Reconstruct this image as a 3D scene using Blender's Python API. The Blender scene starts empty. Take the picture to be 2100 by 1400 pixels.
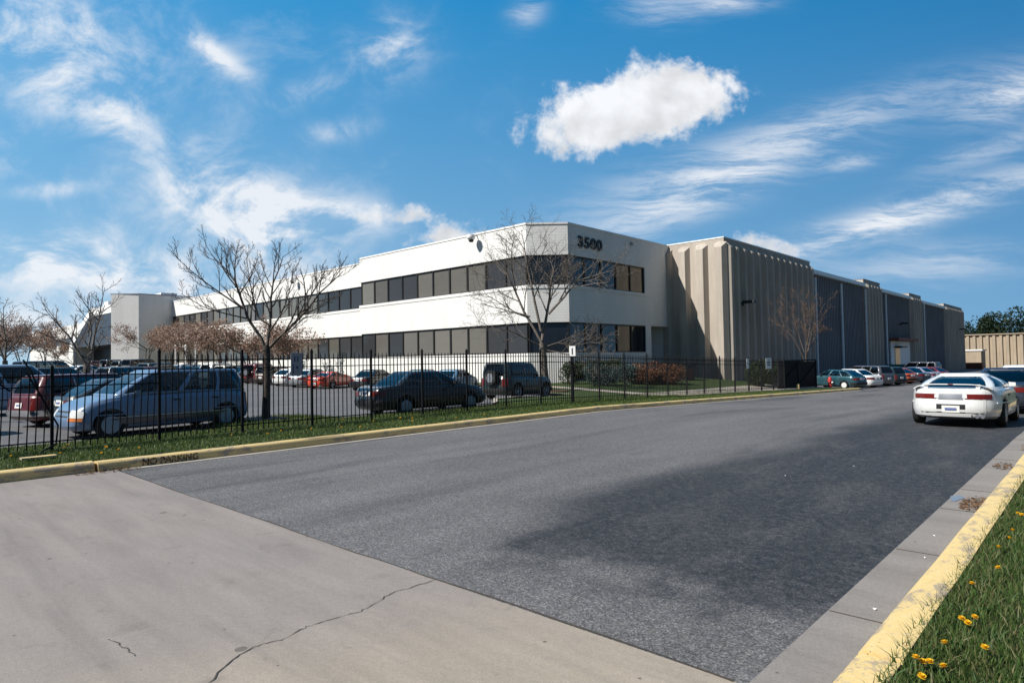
import bpy, bmesh, math, random
import numpy as np
from mathutils import Vector, Matrix
random.seed(7); rng=np.random.default_rng(7)
S=bpy.context.scene; COL=S.collection
R=math.radians; PI=math.pi

# ------------------------------------------------------------------ terrain
def clamp(v,a=0.,b=1.): return a if v<a else b if v>b else v
def gz(Y):
    if Y<17: return 0.
    if Y<50: return -.0235*(Y-17)
    return -.7755-.012*(min(Y,260)-50)
def h(X,Y):
    g=gz(Y)
    if X<-16:
        t=clamp((-16-X)/8.); tg=gz(min(Y,25))+.19*clamp((Y-30)/20.); k=1-clamp((Y-46)/10.)
        g=g+(tg-g)*t*k+.021*clamp(-42-X,0,60)
    return g

# ------------------------------------------------------------------ materials
def node_mat(name):
    m=bpy.data.materials.new(name); m.use_nodes=True
    nt=m.node_tree; b=nt.nodes['Principled BSDF']
    return m,nt,b
class NB:
    """little helper to write node chains"""
    def __init__(s,nt): s.nt=nt
    def n(s,t,**k):
        x=s.nt.nodes.new(t)
        for a,v in k.items(): setattr(x,a,v)
        return x
    def put(s,sock,v):
        if hasattr(v,'is_output') or isinstance(v,bpy.types.NodeSocket): s.nt.links.new(v,sock)
        else:
            if isinstance(v,(tuple,list)) and len(v)==3 and sock.type=='RGBA': v=(*v,1)
            sock.default_value=v
    def math(s,op,a,b=0.,c=None,cl=False):
        x=s.n('ShaderNodeMath',operation=op,use_clamp=cl); s.put(x.inputs[0],a); s.put(x.inputs[1],b)
        if c is not None: s.put(x.inputs[2],c)
        return x.outputs[0]
    def vmath(s,op,a,b=(0,0,0)):
        x=s.n('ShaderNodeVectorMath',operation=op); s.put(x.inputs[0],a)
        if op!='SCALE': s.put(x.inputs[1],b)
        else: s.put(x.inputs[3],b)
        return x.outputs['Value'] if op in('DOT_PRODUCT','LENGTH') else x.outputs[0]
    def pos(s): return s.n('ShaderNodeNewGeometry').outputs['Position']
    def mapv(s,v,scale=(1,1,1),rot=(0,0,0),loc=(0,0,0)):
        x=s.n('ShaderNodeMapping'); s.put(x.inputs[0],v); x.inputs['Scale'].default_value=scale; x.inputs['Rotation'].default_value=rot; x.inputs['Location'].default_value=loc
        return x.outputs[0]
    def noise(s,v,scale,detail=4,rough=.55,dist=0.):
        x=s.n('ShaderNodeTexNoise'); s.put(x.inputs['Vector'],v); x.inputs['Scale'].default_value=scale; x.inputs['Detail'].default_value=detail; x.inputs['Roughness'].default_value=rough; x.inputs['Distortion'].default_value=dist
        return x.outputs['Fac']
    def voro(s,v,scale,feat='F1'):
        x=s.n('ShaderNodeTexVoronoi',feature=feat); s.put(x.inputs['Vector'],v); x.inputs['Scale'].default_value=scale
        return x.outputs
    def ramp(s,f,stops,interp='LINEAR'):
        x=s.n('ShaderNodeValToRGB'); s.put(x.inputs[0],f); cr=x.color_ramp; cr.interpolation=interp
        while len(cr.elements)<len(stops): cr.elements.new(.5)
        for e,(p,c) in zip(cr.elements,stops):
            e.position=p; e.color=(*c,1) if len(c)==3 else c
        return x.outputs[0]
    def mix(s,f,a,b,mode='MIX'):
        x=s.n('ShaderNodeMix',data_type='RGBA',blend_type=mode); s.put(x.inputs[0],f); s.put(x.inputs[6],a); s.put(x.inputs[7],b)
        return x.outputs[2]
    def rng(s,v,a,b,c=0.,d=1.,smooth=False):
        x=s.n('ShaderNodeMapRange',interpolation_type='SMOOTHSTEP' if smooth else 'LINEAR'); s.put(x.inputs[0],v)
        for i,q in enumerate((a,b,c,d)): x.inputs[i+1].default_value=q
        return x.outputs[0]
    def bump(s,hgt,st=.3,dist=.02):
        x=s.n('ShaderNodeBump'); x.inputs['Strength'].default_value=st; x.inputs['Distance'].default_value=dist; s.put(x.inputs['Height'],hgt); return x.outputs[0]
    def sep(s,v):
        x=s.n('ShaderNodeSeparateXYZ'); s.put(x.inputs[0],v); return x.outputs
    def comb(s,x,y,z):
        c=s.n('ShaderNodeCombineXYZ'); s.put(c.inputs[0],x); s.put(c.inputs[1],y); s.put(c.inputs[2],z); return c.outputs[0]
G3=lambda g:(g,g,g)
def simple(name,col,rough=.6,metal=0.,spec=.5,coat=0.,var=0.,scale=8.,bump=0.,bscale=40.):
    m,nt,b=node_mat(name); q=NB(nt)
    b.inputs['Roughness'].default_value=rough; b.inputs['Metallic'].default_value=metal; b.inputs['Specular IOR Level'].default_value=spec; b.inputs['Coat Weight'].default_value=coat; b.inputs['Coat Roughness'].default_value=.04
    if var>0:
        n=q.noise(q.pos(),scale,5,.6)
        c=q.ramp(n,[(.3,tuple(x*(1-var) for x in col)),(.7,tuple(min(1,x*(1+var)) for x in col))])
        q.put(b.inputs['Base Color'],c)
    else: b.inputs['Base Color'].default_value=(*col,1)
    if bump>0: q.put(b.inputs['Normal'],q.bump(q.noise(q.pos(),bscale,4),bump,.01))
    return m
M={}
def paint(name,col,metal=0.,rough=.32):
    m,nt,b=node_mat('car_paint_'+name); q=NB(nt)
    p=q.pos(); n=q.noise(p,3.,4,.6)
    q.put(b.inputs['Base Color'],q.mix(q.rng(n,.45,.75,0,.16),col,(.19,.17,.15)))
    q.put(b.inputs['Roughness'],q.rng(n,.3,.7,rough-.06,rough+.12)); b.inputs['Metallic'].default_value=metal
    b.inputs['Coat Weight'].default_value=.8; b.inputs['Coat Roughness'].default_value=.06
    M['p_'+name]=m; return m
for a in (('white',(.72,.72,.70)),('blue_grey',(.135,.205,.32),.15),('black',(.008,.009,.012)),('red',(.58,.055,.014)),('maroon',(.10,.010,.012)),('dark_red',(.16,.012,.014)),('teal',(.02,.085,.11),.3),('silver_blue',(.17,.27,.36),.4),('silver',(.30,.31,.33),.5),('green_black',(.010,.022,.022)),('navy',(.012,.018,.034)),('grey',(.09,.095,.11),.3),('brown',(.09,.05,.035)),('orange',(.5,.09,.025)),('pale_blue',(.25,.36,.48)),('cream',(.62,.58,.48)),('lavender',(.30,.30,.38),.3)): paint(*a)
M['tyre']=simple('tyre_rubber',(.012,.012,.012),.85)
M['rim']=simple('wheel_rim_alloy',(.36,.38,.41),.4,.8)
M['hubcap']=simple('hubcap_plastic',(.62,.62,.60),.45)
M['hub_blue']=simple('hubcap_grey_blue',(.26,.33,.40),.4,.4)
M['black_trim']=simple('black_trim',(.014,.014,.015),.6)
M['chrome']=simple('chrome',(.75,.76,.78),.15,1.)
M['red_lens']=simple('red_lens',(.13,.010,.005),.2,coat=.3)
M['amber_lens']=simple('amber_lens',(.55,.17,.03),.2,coat=.5)
M['clear_lens']=simple('clear_lens',(.7,.7,.68),.12,coat=.6)
M['plate']=simple('licence_plate',(.78,.77,.72),.5)
M['plate_blue']=simple('plate_printing',(.10,.13,.30),.5)
M['seat']=simple('seat_fabric',(.028,.028,.032),.9)
def glass(name,tint,refl=.08):
    m=bpy.data.materials.new(name); m.use_nodes=True; nt=m.node_tree; q=NB(nt); nt.nodes.remove(nt.nodes['Principled BSDF']); out=nt.nodes['Material Output']
    tr=q.n('ShaderNodeBsdfTransparent'); tr.inputs[0].default_value=(*tint,1)
    gl=q.n('ShaderNodeBsdfGlossy'); gl.inputs['Roughness'].default_value=.03
    lw=q.n('ShaderNodeFresnel'); lw.inputs[0].default_value=1.5
    f=q.math('ADD',q.math('MULTIPLY',lw.outputs[0],1.25),refl*.2,cl=True)
    mx=q.n('ShaderNodeMixShader'); q.put(mx.inputs[0],f); nt.links.new(tr.outputs[0],mx.inputs[1]); nt.links.new(gl.outputs[0],mx.inputs[2]); nt.links.new(mx.outputs[0],out.inputs[0])
    return m
M['car_glass']=glass('car_glass',(.50,.56,.58),.06)
M['glass_dark']=glass('privacy_glass',(.06,.08,.09),.08)

def asphalt(name,base,dark=None,speck=1.):
    m,nt,b=node_mat(name); q=NB(nt); p=q.pos()
    v=q.voro(p,92.)['Color']; sv=q.n('ShaderNodeSeparateColor'); q.put(sv.inputs[0],v)
    fine=q.math('ADD',q.math('MULTIPLY',sv.outputs[0],.6),q.math('MULTIPLY',q.noise(p,160,3,.7),.4))
    mid=q.noise(p,9.,5,.65)
    streak=q.noise(q.mapv(p,(.9,.09,1.),(0,0,R(-6))),1.6,5,.6,.4)
    big=q.noise(p,.28,4,.6,.6)
    lum=q.math('ADD',q.rng(mid,.25,.75,.90,1.10),q.math('ADD',q.rng(streak,.35,.7,-.13,.13),q.rng(big,.3,.7,-.10,.12)))
    spk=q.ramp(fine,[(.22,G3(.42)),(.5,G3(.95)),(.70,G3(1.22)),(.82,G3(2.2)),(.93,G3(3.6))])
    near=q.mix(speck,G3(1.),spk)
    col=q.mix(1.,q.mix(q.rng(mid,.3,.75),base,tuple(x*c for x,c in zip(base,(1.10,1.04,.96)))),near,'MULTIPLY')
    lumc=q.n('ShaderNodeCombineColor'); [q.put(lumc.inputs[i],lum) for i in range(3)]
    col=q.mix(1.,col,lumc.outputs[0],'MULTIPLY')
    if dark:
        x,y,z=q.sep(p)
        wob=q.noise(q.mapv(p,(1,.45,1)),.55,3,.5,.2)
        wx=q.math('ADD',x,q.math('MULTIPLY',q.math('SUBTRACT',wob,.5),3.0))
        wy=q.math('ADD',y,q.math('MULTIPLY',q.math('SUBTRACT',q.noise(p,1.3,4,.6),.5),3.2))
        k=q.math('MULTIPLY',q.rng(wx,-5.3,-4.0,0,1,True),q.rng(wy,3.5,4.9,0,1,True))
        k=q.math('MULTIPLY',k,q.rng(y,17,34,1.,.25,True))
        k=q.math('MULTIPLY',k,q.rng(q.noise(q.mapv(p,(.9,.35,1),(0,0,R(-35))),1.5,7,.72,.2)  ,.26,.56,.74,1.08,True))
        k=q.math('MULTIPLY',k,q.rng(q.noise(p,11.,6,.75),.36,.62,.72,1.05,True))
        k2=q.math('MULTIPLY',q.rng(q.noise(q.mapv(p,(.8,.10,1.),loc=(3,1,0)),1.1,5,.6,.5),.52,.66,0,.6,True),q.rng(x,-11.5,-6.5,1,.35,True))
        k=q.math('MAXIMUM',k,k2)
        col=q.mix(q.math('MULTIPLY',k,.88,cl=True),col,q.mix(1.,dark,near,'MULTIPLY'))
    q.put(b.inputs['Base Color'],col); b.inputs['Roughness'].default_value=.82; b.inputs['Specular IOR Level'].default_value=.35
    q.put(b.inputs['Normal'],q.bump(fine,.55,.008))
    return m
M['road']=asphalt('road_asphalt',(.133,.128,.129),(.020,.023,.028))
M['lot']=asphalt('car_park_asphalt',(.125,.123,.128),None,.5)
def concrete(name,base,warm,spots=True,bumpst=.12,streakrot=-43):
    m,nt,b=node_mat(name); q=NB(nt); p=q.pos()
    big=q.noise(p,.45,5,.6,.4); st=q.noise(q.mapv(p,(.35,2.2,1),(0,0,R(streakrot))),1.4,6,.62,.35); fi=q.noise(p,95,5,.8); pit=q.noise(p,24,6,.75)
    col=q.mix(q.rng(big,.3,.7),base,warm)
    if name=='drive_concrete':
        px,py,pz=q.sep(p); wf=q.math('ADD',q.math('SUBTRACT',px,q.math('MULTIPLY',py,.25)),q.math('MULTIPLY',q.math('SUBTRACT',q.noise(p,.9,5,.6),.5),2.6))
        col=q.mix(q.rng(wf,-5.0,-2.9,0,.9,True),col,(.375,.312,.240))
        fl=q.voro(p,190.)['Distance']; col=q.mix(q.rng(fl,.0,.45,.30,0.),col,(.17,.14,.12))
        bl=q.noise(p,3.4,6,.7,.6); col=q.mix(q.rng(bl,.54,.72,0,.42,True),col,(.17,.145,.125))
        tr=q.noise(q.mapv(p,(.12,1.7,1.),(0,0,R(4))),1.3,4,.6,.3); col=q.mix(q.rng(tr,.52,.70,0,.32,True),col,(.14,.125,.115))
    if spots:
        v2=q.voro(q.vmath('ADD',p,(7.3,2.1,0)),7.5); s2=q.n('ShaderNodeSeparateColor'); q.put(s2.inputs[0],v2['Color'])
        r2=q.math('MULTIPLY',q.math('POWER',s2.outputs[1],6.),.16)
        col=q.mix(q.math('MULTIPLY',q.rng(q.math('SUBTRACT',v2['Distance'],r2),-.03,.01,1.,0.,True),.7),col,(.07,.058,.05))
    lum=q.math('MULTIPLY',q.math('MULTIPLY',q.rng(st,.3,.72,.84,1.09),q.rng(pit,.3,.72,.90,1.07)),q.rng(fi,.34,.66,.80,1.17))
    cc=q.n('ShaderNodeCombineColor'); [q.put(cc.inputs[i],lum) for i in range(3)]
    col=q.mix(1.,col,cc.outputs[0],'MULTIPLY')
    if spots:
        vo=q.voro(p,2.6); d=q.math('ADD',vo['Distance'],q.math('MULTIPLY',q.math('SUBTRACT',q.noise(p,30,3),.5),.03))
        sc=q.n('ShaderNodeSeparateColor'); q.put(sc.inputs[0],vo['Color'])
        rad=q.math('MULTIPLY',q.math('POWER',sc.outputs[0],4.),.11)
        sp=q.math('MULTIPLY',q.rng(q.math('SUBTRACT',d,rad),-.012,.006,1.,0.,True),.65)
        col=q.mix(sp,col,(.075,.065,.055))
    q.put(b.inputs['Base Color'],col); b.inputs['Roughness'].default_value=.8; b.inputs['Specular IOR Level'].default_value=.3
    q.put(b.inputs['Normal'],q.bump(q.math('ADD',fi,q.noise(p,14,4)),bumpst,.006))
    return m
M['apron']=concrete('drive_concrete',(.270,.232,.212),(.292,.248,.216))
M['gutter']=concrete('gutter_concrete',(.25,.222,.20),(.265,.235,.205),True,.12,0)
M['path']=concrete('path_concrete',(.44,.37,.30),(.48,.42,.34),False)
def kerb_mat():
    m,nt,b=node_mat('worn_yellow_kerb_paint'); q=NB(nt); p=q.pos()
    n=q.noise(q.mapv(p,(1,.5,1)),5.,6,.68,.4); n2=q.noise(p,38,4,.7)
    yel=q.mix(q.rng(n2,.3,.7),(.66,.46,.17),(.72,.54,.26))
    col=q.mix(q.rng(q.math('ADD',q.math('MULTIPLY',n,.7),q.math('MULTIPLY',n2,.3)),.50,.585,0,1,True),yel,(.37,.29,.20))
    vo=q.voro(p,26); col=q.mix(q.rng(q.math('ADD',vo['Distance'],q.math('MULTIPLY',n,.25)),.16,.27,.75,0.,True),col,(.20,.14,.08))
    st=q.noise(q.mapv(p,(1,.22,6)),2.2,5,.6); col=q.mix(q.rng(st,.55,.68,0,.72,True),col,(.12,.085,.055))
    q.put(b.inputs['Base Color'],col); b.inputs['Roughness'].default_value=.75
    q.put(b.inputs['Normal'],q.bump(n2,.25,.005)); return m
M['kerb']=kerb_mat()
def turf(name,a,b_,dry):
    m,nt,b=node_mat(name); q=NB(nt); p=q.pos()
    n=q.noise(p,1.2,5,.6); f=q.noise(p,45,4,.7)
    col=q.mix(q.rng(n,.35,.7),a,b_); col=q.mix(q.rng(f,.35,.75,0,.7),col,dry)
    q.put(b.inputs['Base Color'],col); b.inputs['Roughness'].default_value=.9; b.inputs['Specular IOR Level'].default_value=.2
    q.put(b.inputs['Normal'],q.bump(f,.8,.03)); return m
M['turf']=turf('lawn_turf',(.032,.062,.014),(.05,.078,.02),(.08,.085,.032))
M['soil']=turf('soil_under_grass',(.022,.045,.010),(.038,.060,.014),(.06,.055,.022))
M['field']=turf('far_ground',(.05,.055,.03),(.07,.065,.04),(.10,.085,.06))
M['mulch']=simple('bark_mulch',(.12,.062,.036),.95,var=.45,scale=22,bump=.6,bscale=30)
def blade_mat(name,cols):
    m,nt,b=node_mat(name); q=NB(nt); p=q.pos()
    wn=q.n('ShaderNodeTexWhiteNoise',noise_dimensions='3D'); gi=q.n('ShaderNodeNewGeometry')
    f=q.math('ADD',q.math('MULTIPLY',gi.outputs['Random Per Island'],.75),q.math('MULTIPLY',q.noise(p,2.5,3),.25))
    c=q.ramp(f,[(i/(len(cols)-1),k) for i,k in enumerate(cols)])
    q.put(b.inputs['Base Color'],c); b.inputs['Roughness'].default_value=.55; b.inputs['Specular IOR Level'].default_value=.3
    tl=q.n('ShaderNodeBsdfTranslucent'); q.put(tl.inputs[0],c); mx=q.n('ShaderNodeMixShader'); mx.inputs[0].default_value=.25
    nt.links.new(b.outputs[0],mx.inputs[1]); nt.links.new(tl.outputs[0],mx.inputs[2]); nt.links.new(mx.outputs[0],nt.nodes['Material Output'].inputs[0])
    return m
M['blade']=blade_mat('grass_blades',[(.020,.055,.010),(.036,.085,.016),(.058,.11,.022),(.09,.135,.035),(.15,.14,.06),(.30,.25,.13)])
M['blade2']=blade_mat('verge_blades',[(.04,.080,.012),(.07,.118,.02),(.105,.145,.03),(.17,.15,.055)])
M['leaf_brown']=blade_mat('dead_leaves',[(.09,.045,.02),(.17,.09,.04),(.24,.14,.07),(.05,.03,.02)])
M['bud']=blade_mat('reddish_buds',[(.22,.13,.095),(.30,.19,.14),(.38,.26,.19),(.16,.09,.065)])
M['bud2']=blade_mat('rusty_leaves',[(.09,.04,.02),(.15,.065,.03),(.22,.10,.05),(.06,.03,.018)])
M['box_leaf']=blade_mat('dark_green_leaves',[(.020,.036,.010),(.035,.058,.016),(.058,.085,.026)])
M['juniper']=blade_mat('blue_green_needles',[(.035,.065,.058),(.06,.10,.092),(.10,.15,.14)])
M['pine']=blade_mat('evergreen_needles',[(.010,.022,.010),(.018,.034,.015),(.032,.05,.022)])
M['yellow']=blade_mat('dandelion_petals',[(.80,.40,.008),(.85,.50,.012),(.80,.56,.03)])
M['stem']=simple('flower_stem',(.12,.17,.05),.6)
def bark(name,a,b_):
    m,nt,b=node_mat(name); q=NB(nt); p=q.pos()
    n=q.noise(q.mapv(p,(9,9,2.2)),2.,5,.65,.6); c=q.mix(q.rng(n,.35,.68),a,b_)
    q.put(b.inputs['Base Color'],c); b.inputs['Roughness'].default_value=.9; q.put(b.inputs['Normal'],q.bump(n,.7,.03)); return m
M['bark']=bark('dark_bark',(.035,.026,.020),(.080,.062,.050)); M['twig']=bark('grey_brown_twigs',(.065,.050,.042),(.125,.10,.082)); M['bark_grey']=bark('grey_bark',(.085,.070,.058),(.19,.165,.14)); M['bark_red']=bark('reddish_bark',(.085,.058,.042),(.16,.115,.085))
def brick_white():
    m,nt,b=node_mat('white_painted_brick'); q=NB(nt); p=q.pos(); x,y,z=q.sep(p)
    v=q.comb(q.math('ADD',x,q.math('MULTIPLY',y,1.)),z,0.)
    br=q.n('ShaderNodeTexBrick'); q.put(br.inputs['Vector'],v); br.inputs['Scale'].default_value=1.; br.inputs['Brick Width'].default_value=.41; br.inputs['Row Height'].default_value=.205; br.inputs['Mortar Size'].default_value=.010
    br.inputs['Color1'].default_value=(.80,.79,.76,1); br.inputs['Color2'].default_value=(.77,.76,.73,1); br.inputs['Mortar'].default_value=(.60,.59,.57,1)
    n=q.noise(q.mapv(p,(.5,.5,.12)),1.4,5,.6); col=q.mix(q.rng(n,.42,.72,0,.36),br.outputs[0],(.56,.54,.51))
    q.put(b.inputs['Base Color'],col); b.inputs['Roughness'].default_value=.7; b.inputs['Specular IOR Level'].default_value=.3
    q.put(b.inputs['Normal'],q.bump(q.math('SUBTRACT',1.,br.outputs['Fac']),.5,.012)); return m
M['brick']=brick_white()
def precast(name,a,b_,streak=.5):
    m,nt,b=node_mat(name); q=NB(nt); p=q.pos()
    n=q.noise(q.mapv(p,(1.6,1.6,.16)),1.2,6,.65,.3); f=q.noise(p,60,4,.75); bg=q.noise(p,.3,4)
    c=q.mix(q.rng(n,.35,.7,0,streak*1.6),a,b_); lum=q.math('MULTIPLY',q.rng(f,.25,.75,.78,1.14),q.rng(bg,.3,.7,.9,1.08))
    cc=q.n('ShaderNodeCombineColor'); [q.put(cc.inputs[i],lum) for i in range(3)]
    q.put(b.inputs['Base Color'],q.mix(1.,c,cc.outputs[0],'MULTIPLY')); b.inputs['Roughness'].default_value=.9; b.inputs['Specular IOR Level'].default_value=.15
    q.put(b.inputs['Normal'],q.bump(f,.5,.012)); return m
M['precast']=precast('exposed_aggregate_concrete',(.50,.44,.375),(.36,.315,.27))
M['precast_far']=precast('far_warm_concrete',(.42,.34,.25),(.33,.27,.20))
M['siding']=precast('dark_grey_siding',(.23,.235,.25),(.17,.175,.19),.4)
M['coping']=simple('pale_metal_coping',(.80,.86,.88),.5,0.,var=.12,scale=2)
M['white_paint']=simple('white_paint',(.76,.75,.73),.55,var=.05,scale=2)
M['frame']=simple('bronze_window_frame',(.016,.015,.015),.45)
M['fence']=simple('black_fence_paint',(.005,.005,.006),.65,spec=.2,var=.3,scale=6)
M['dark_metal']=simple('dark_fixture',(.02,.02,.022),.5)
def pane(name,col,rough=.06,spec=.5,var=.36):
    m,nt,b=node_mat(name); q=NB(nt); p=q.pos(); oi=q.n('ShaderNodeObjectInfo')
    n=q.noise(q.mapv(p,(.5,.5,2.)),1.3,3); f=q.math('ADD',q.math('MULTIPLY',oi.outputs['Random'],.7),q.math('MULTIPLY',n,.3))
    q.put(b.inputs['Base Color'],q.mix(f,tuple(x*(1-var) for x in col),tuple(x*(1+var) for x in col)))
    b.inputs['Roughness'].default_value=rough; b.inputs['Specular IOR Level'].default_value=spec; return m
M['pane_tan']=pane('tinted_glass_over_blinds',(.135,.128,.112)); M['pane_dark']=pane('tinted_glass_dark',(.045,.047,.05),.04); M['pane_blue']=pane('tinted_glass_blue',(.016,.02,.026),.02,.8); M['pane_gold']=pane('tinted_glass_over_curtain',(.085,.066,.040))
M['atrium']=pane('atrium_glass',(.04,.04,.044),.35,.12,.7)
M['sign_white']=simple('white_sign_face',(.80,.79,.76),.5); M['sign_grey']=simple('grey_sign_metal',(.27,.27,.31),.5,.3); M['sign_ink']=simple('sign_printing',(.05,.06,.11),.6)
M['letter']=simple('black_number_metal',(.006,.006,.007),.5); M['stencil'],nt_,b_=node_mat('worn_black_stencil'); q_=NB(nt_); q_.put(b_.inputs['Base Color'],q_.ramp(q_.noise(q_.pos(),22.,5,.7),[(.46,(.022,.017,.012)),(.60,(.30,.22,.11))])); b_.inputs['Roughness'].default_value=.9
M['hydrant']=simple('red_hydrant_paint',(.45,.03,.025),.45,var=.15,scale=6); M['rust']=simple('rust_brown_steel',(.20,.06,.035),.7,var=.3,scale=3)
M['green_box']=simple('green_skip_paint',(.03,.20,.17),.5); M['crack']=simple('crack_dirt',(.06,.048,.038),.95); M['water']=simple('puddle_water',(.12,.14,.17),.05,spec=.9)

# ------------------------------------------------------------------ mesh building
class MB:
    def __init__(s): s.v=[]; s.f=[]; s.m=[]
    def add(s,vs,fs,mi=0):
        o=len(s.v); s.v.extend(tuple(map(float,x)) for x in vs); s.f.extend([tuple(i+o for i in f) for f in fs]); s.m.extend([mi]*len(fs)); return s
    def box(s,x0,x1,y0,y1,z0,z1,mi=0):
        return s.add([(x0,y0,z0),(x1,y0,z0),(x1,y1,z0),(x0,y1,z0),(x0,y0,z1),(x1,y0,z1),(x1,y1,z1),(x0,y1,z1)],[(3,2,1,0),(4,5,6,7),(0,1,5,4),(1,2,6,5),(2,3,7,6),(3,0,4,7)],mi)
    def prism(s,poly,z0,z1,mi=0,top=True,bot=True):
        n=len(poly); vs=[(x,y,z0) for x,y in poly]+[(x,y,z1) for x,y in poly]
        fs=[(i,(i+1)%n,n+(i+1)%n,n+i) for i in range(n)]
        if top: fs.append(tuple(range(n,2*n)))
        if bot: fs.append(tuple(range(n-1,-1,-1)))
        return s.add(vs,fs,mi)
    def tube(s,pts,rad,sides=6,cap=True,mi=0):
        P=[Vector(p) for p in pts]; n=len(P)
        if not hasattr(rad,'__len__'): rad=[rad]*n
        vs=[]; a=None
        for i,p in enumerate(P):
            d=(P[min(i+1,n-1)]-P[max(i-1,0)]); d=d.normalized() if d.length>1e-9 else Vector((0,0,1))
            if a is None: a=d.orthogonal().normalized()
            else:
                a=a-d*a.dot(d); a=a.normalized() if a.length>1e-6 else d.orthogonal().normalized()
            b=d.cross(a)
            for k in range(sides):
                t=2*PI*k/sides; vs.append(p+(a*math.cos(t)+b*math.sin(t))*rad[i])
        fs=[(i*sides+k,i*sides+(k+1)%sides,(i+1)*sides+(k+1)%sides,(i+1)*sides+k) for i in range(n-1) for k in range(sides)]
        if cap: fs+= [tuple(range(sides-1,-1,-1)),tuple((n-1)*sides+k for k in range(sides))]
        return s.add(vs,fs,mi)
    def lathe(s,prof,seg=20,axis='z',c=(0,0,0),mi=0):
        vs=[];n=len(prof)
        for r,z in prof:
            for k in range(seg):
                t=2*PI*k/seg; x,y=r*math.cos(t),r*math.sin(t)
                vs.append((c[0]+x,c[1]+y,c[2]+z) if axis=='z' else (c[0]+z,c[1]+x,c[2]+y) if axis=='x' else (c[0]+y,c[1]+z,c[2]+x))
        fs=[(i*seg+k,i*seg+(k+1)%seg,(i+1)*seg+(k+1)%seg,(i+1)*seg+k) for i in range(n-1) for k in range(seg)]
        fs+= [tuple(range(seg-1,-1,-1)),tuple((n-1)*seg+k for k in range(seg))]
        return s.add(vs,fs,mi)
    def build(s,name,mat,parent=None,loc=None,smooth=None,world=False):
        me=bpy.data.meshes.new(name); off=Vector((0,0,0))
        if world and parent is not None:
            pp=parent
            while pp is not None: off=off+pp.location; pp=pp.parent
        elif loc is not None and world: off=Vector(loc)
        vs=[(x-off[0],y-off[1],z-off[2]) for x,y,z in s.v] if off.length>0 else s.v
        me.from_pydata(vs,[],s.f)
        for mm in (mat if isinstance(mat,(list,tuple)) else [mat]): me.materials.append(mm)
        if any(s.m): me.polygons.foreach_set('material_index',s.m)
        if smooth is not None:
            me.shade_smooth()
            if smooth<180: me.set_sharp_from_angle(angle=R(smooth))
        me.update()
        o=bpy.data.objects.new(name,me); COL.objects.link(o)
        if parent is not None: o.parent=parent
        elif loc is not None: o.location=loc
        return o
def tri_mesh(name,V,T,mat,parent=None):
    me=bpy.data.meshes.new(name); V=np.asarray(V,np.float32); T=np.asarray(T,np.int32)
    me.vertices.add(len(V)); me.vertices.foreach_set('co',V.ravel()); me.loops.add(T.size); me.loops.foreach_set('vertex_index',T.ravel())
    me.polygons.add(len(T)); me.polygons.foreach_set('loop_start',np.arange(0,T.size,3,dtype=np.int32)); me.materials.append(mat); me.update(calc_edges=True); me.validate()
    o=bpy.data.objects.new(name,me); COL.objects.link(o)
    if parent is not None: o.parent=parent
    return o
def tag(o,label,cat,group=None):
    o['label']=label; o['category']=cat
    if group: o['group']=group
    return o
def struct(o): o['kind']='structure'; return o
def empty(name,loc,rz=0.):
    o=bpy.data.objects.new(name,None); COL.objects.link(o); o.location=loc; o.rotation_euler=(0,0,rz); o.empty_display_size=.2; return o
def thing(name,loc,label,cat,group=None,rz=0.): return tag(empty(name,loc,rz),label,cat,group)
def copy_tree(o,parent=None):
    c=o.copy(); COL.objects.link(c)
    if parent is not None: c.parent=parent
    for ch in list(o.children): copy_tree(ch,c)
    return c
def sheet(name,x0,x1,y0,y1,off,mat,nx=None,ny=None,zf=h):
    nx=nx or max(1,int((x1-x0)/2)); ny=ny or max(1,int((y1-y0)/2)); b=MB()
    vs=[(x0+(x1-x0)*i/nx,y0+(y1-y0)*j/ny) for j in range(ny+1) for i in range(nx+1)]
    b.add([(x,y,zf(x,y)+off) for x,y in vs],[(j*(nx+1)+i,j*(nx+1)+i+1,(j+1)*(nx+1)+i+1,(j+1)*(nx+1)+i) for j in range(ny) for i in range(nx)])
    return b.build(name,mat,smooth=180)
def strip(name,pts,w,off,mat,sub=4):
    b=MB(); P=[]
    for (a,c) in zip(pts[:-1],pts[1:]):
        for k in range(sub): P.append((a[0]+(c[0]-a[0])*k/sub,a[1]+(c[1]-a[1])*k/sub))
    P.append(pts[-1]); vs=[]
    for i,p in enumerate(P):
        q0=P[max(0,i-1)]; q1=P[min(len(P)-1,i+1)]; d=Vector((q1[0]-q0[0],q1[1]-q0[1])).normalized(); n=Vector((-d.y,d.x))*w/2
        for s in (-1,0,1):
            x,y=p[0]+n.x*s,p[1]+n.y*s; vs.append((x,y,h(x,y)+off))
    b.add(vs,[(i*3+k+1,i*3+k,i*3+3+k,i*3+4+k) for i in range(len(P)-1) for k in (0,1)])
    return b.build(name,mat)
def text_mesh(name,body,size,extrude,mat,parent,loc,rot,space=1.,offset=0.):
    cu=bpy.data.curves.new(name,'FONT'); cu.body=body; cu.size=size; cu.extrude=extrude; cu.space_character=space; cu.offset=offset
    t=bpy.data.objects.new(name+'_curve',cu); COL.objects.link(t); dg=bpy.context.evaluated_depsgraph_get()
    me=bpy.data.meshes.new_from_object(t.evaluated_get(dg)); bpy.data.objects.remove(t); bpy.data.curves.remove(cu)
    me.name=name; me.materials.clear(); me.materials.append(mat)
    o=bpy.data.objects.new(name,me); COL.objects.link(o); o.parent=parent; o.location=loc; o.rotation_euler=rot; return o
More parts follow.
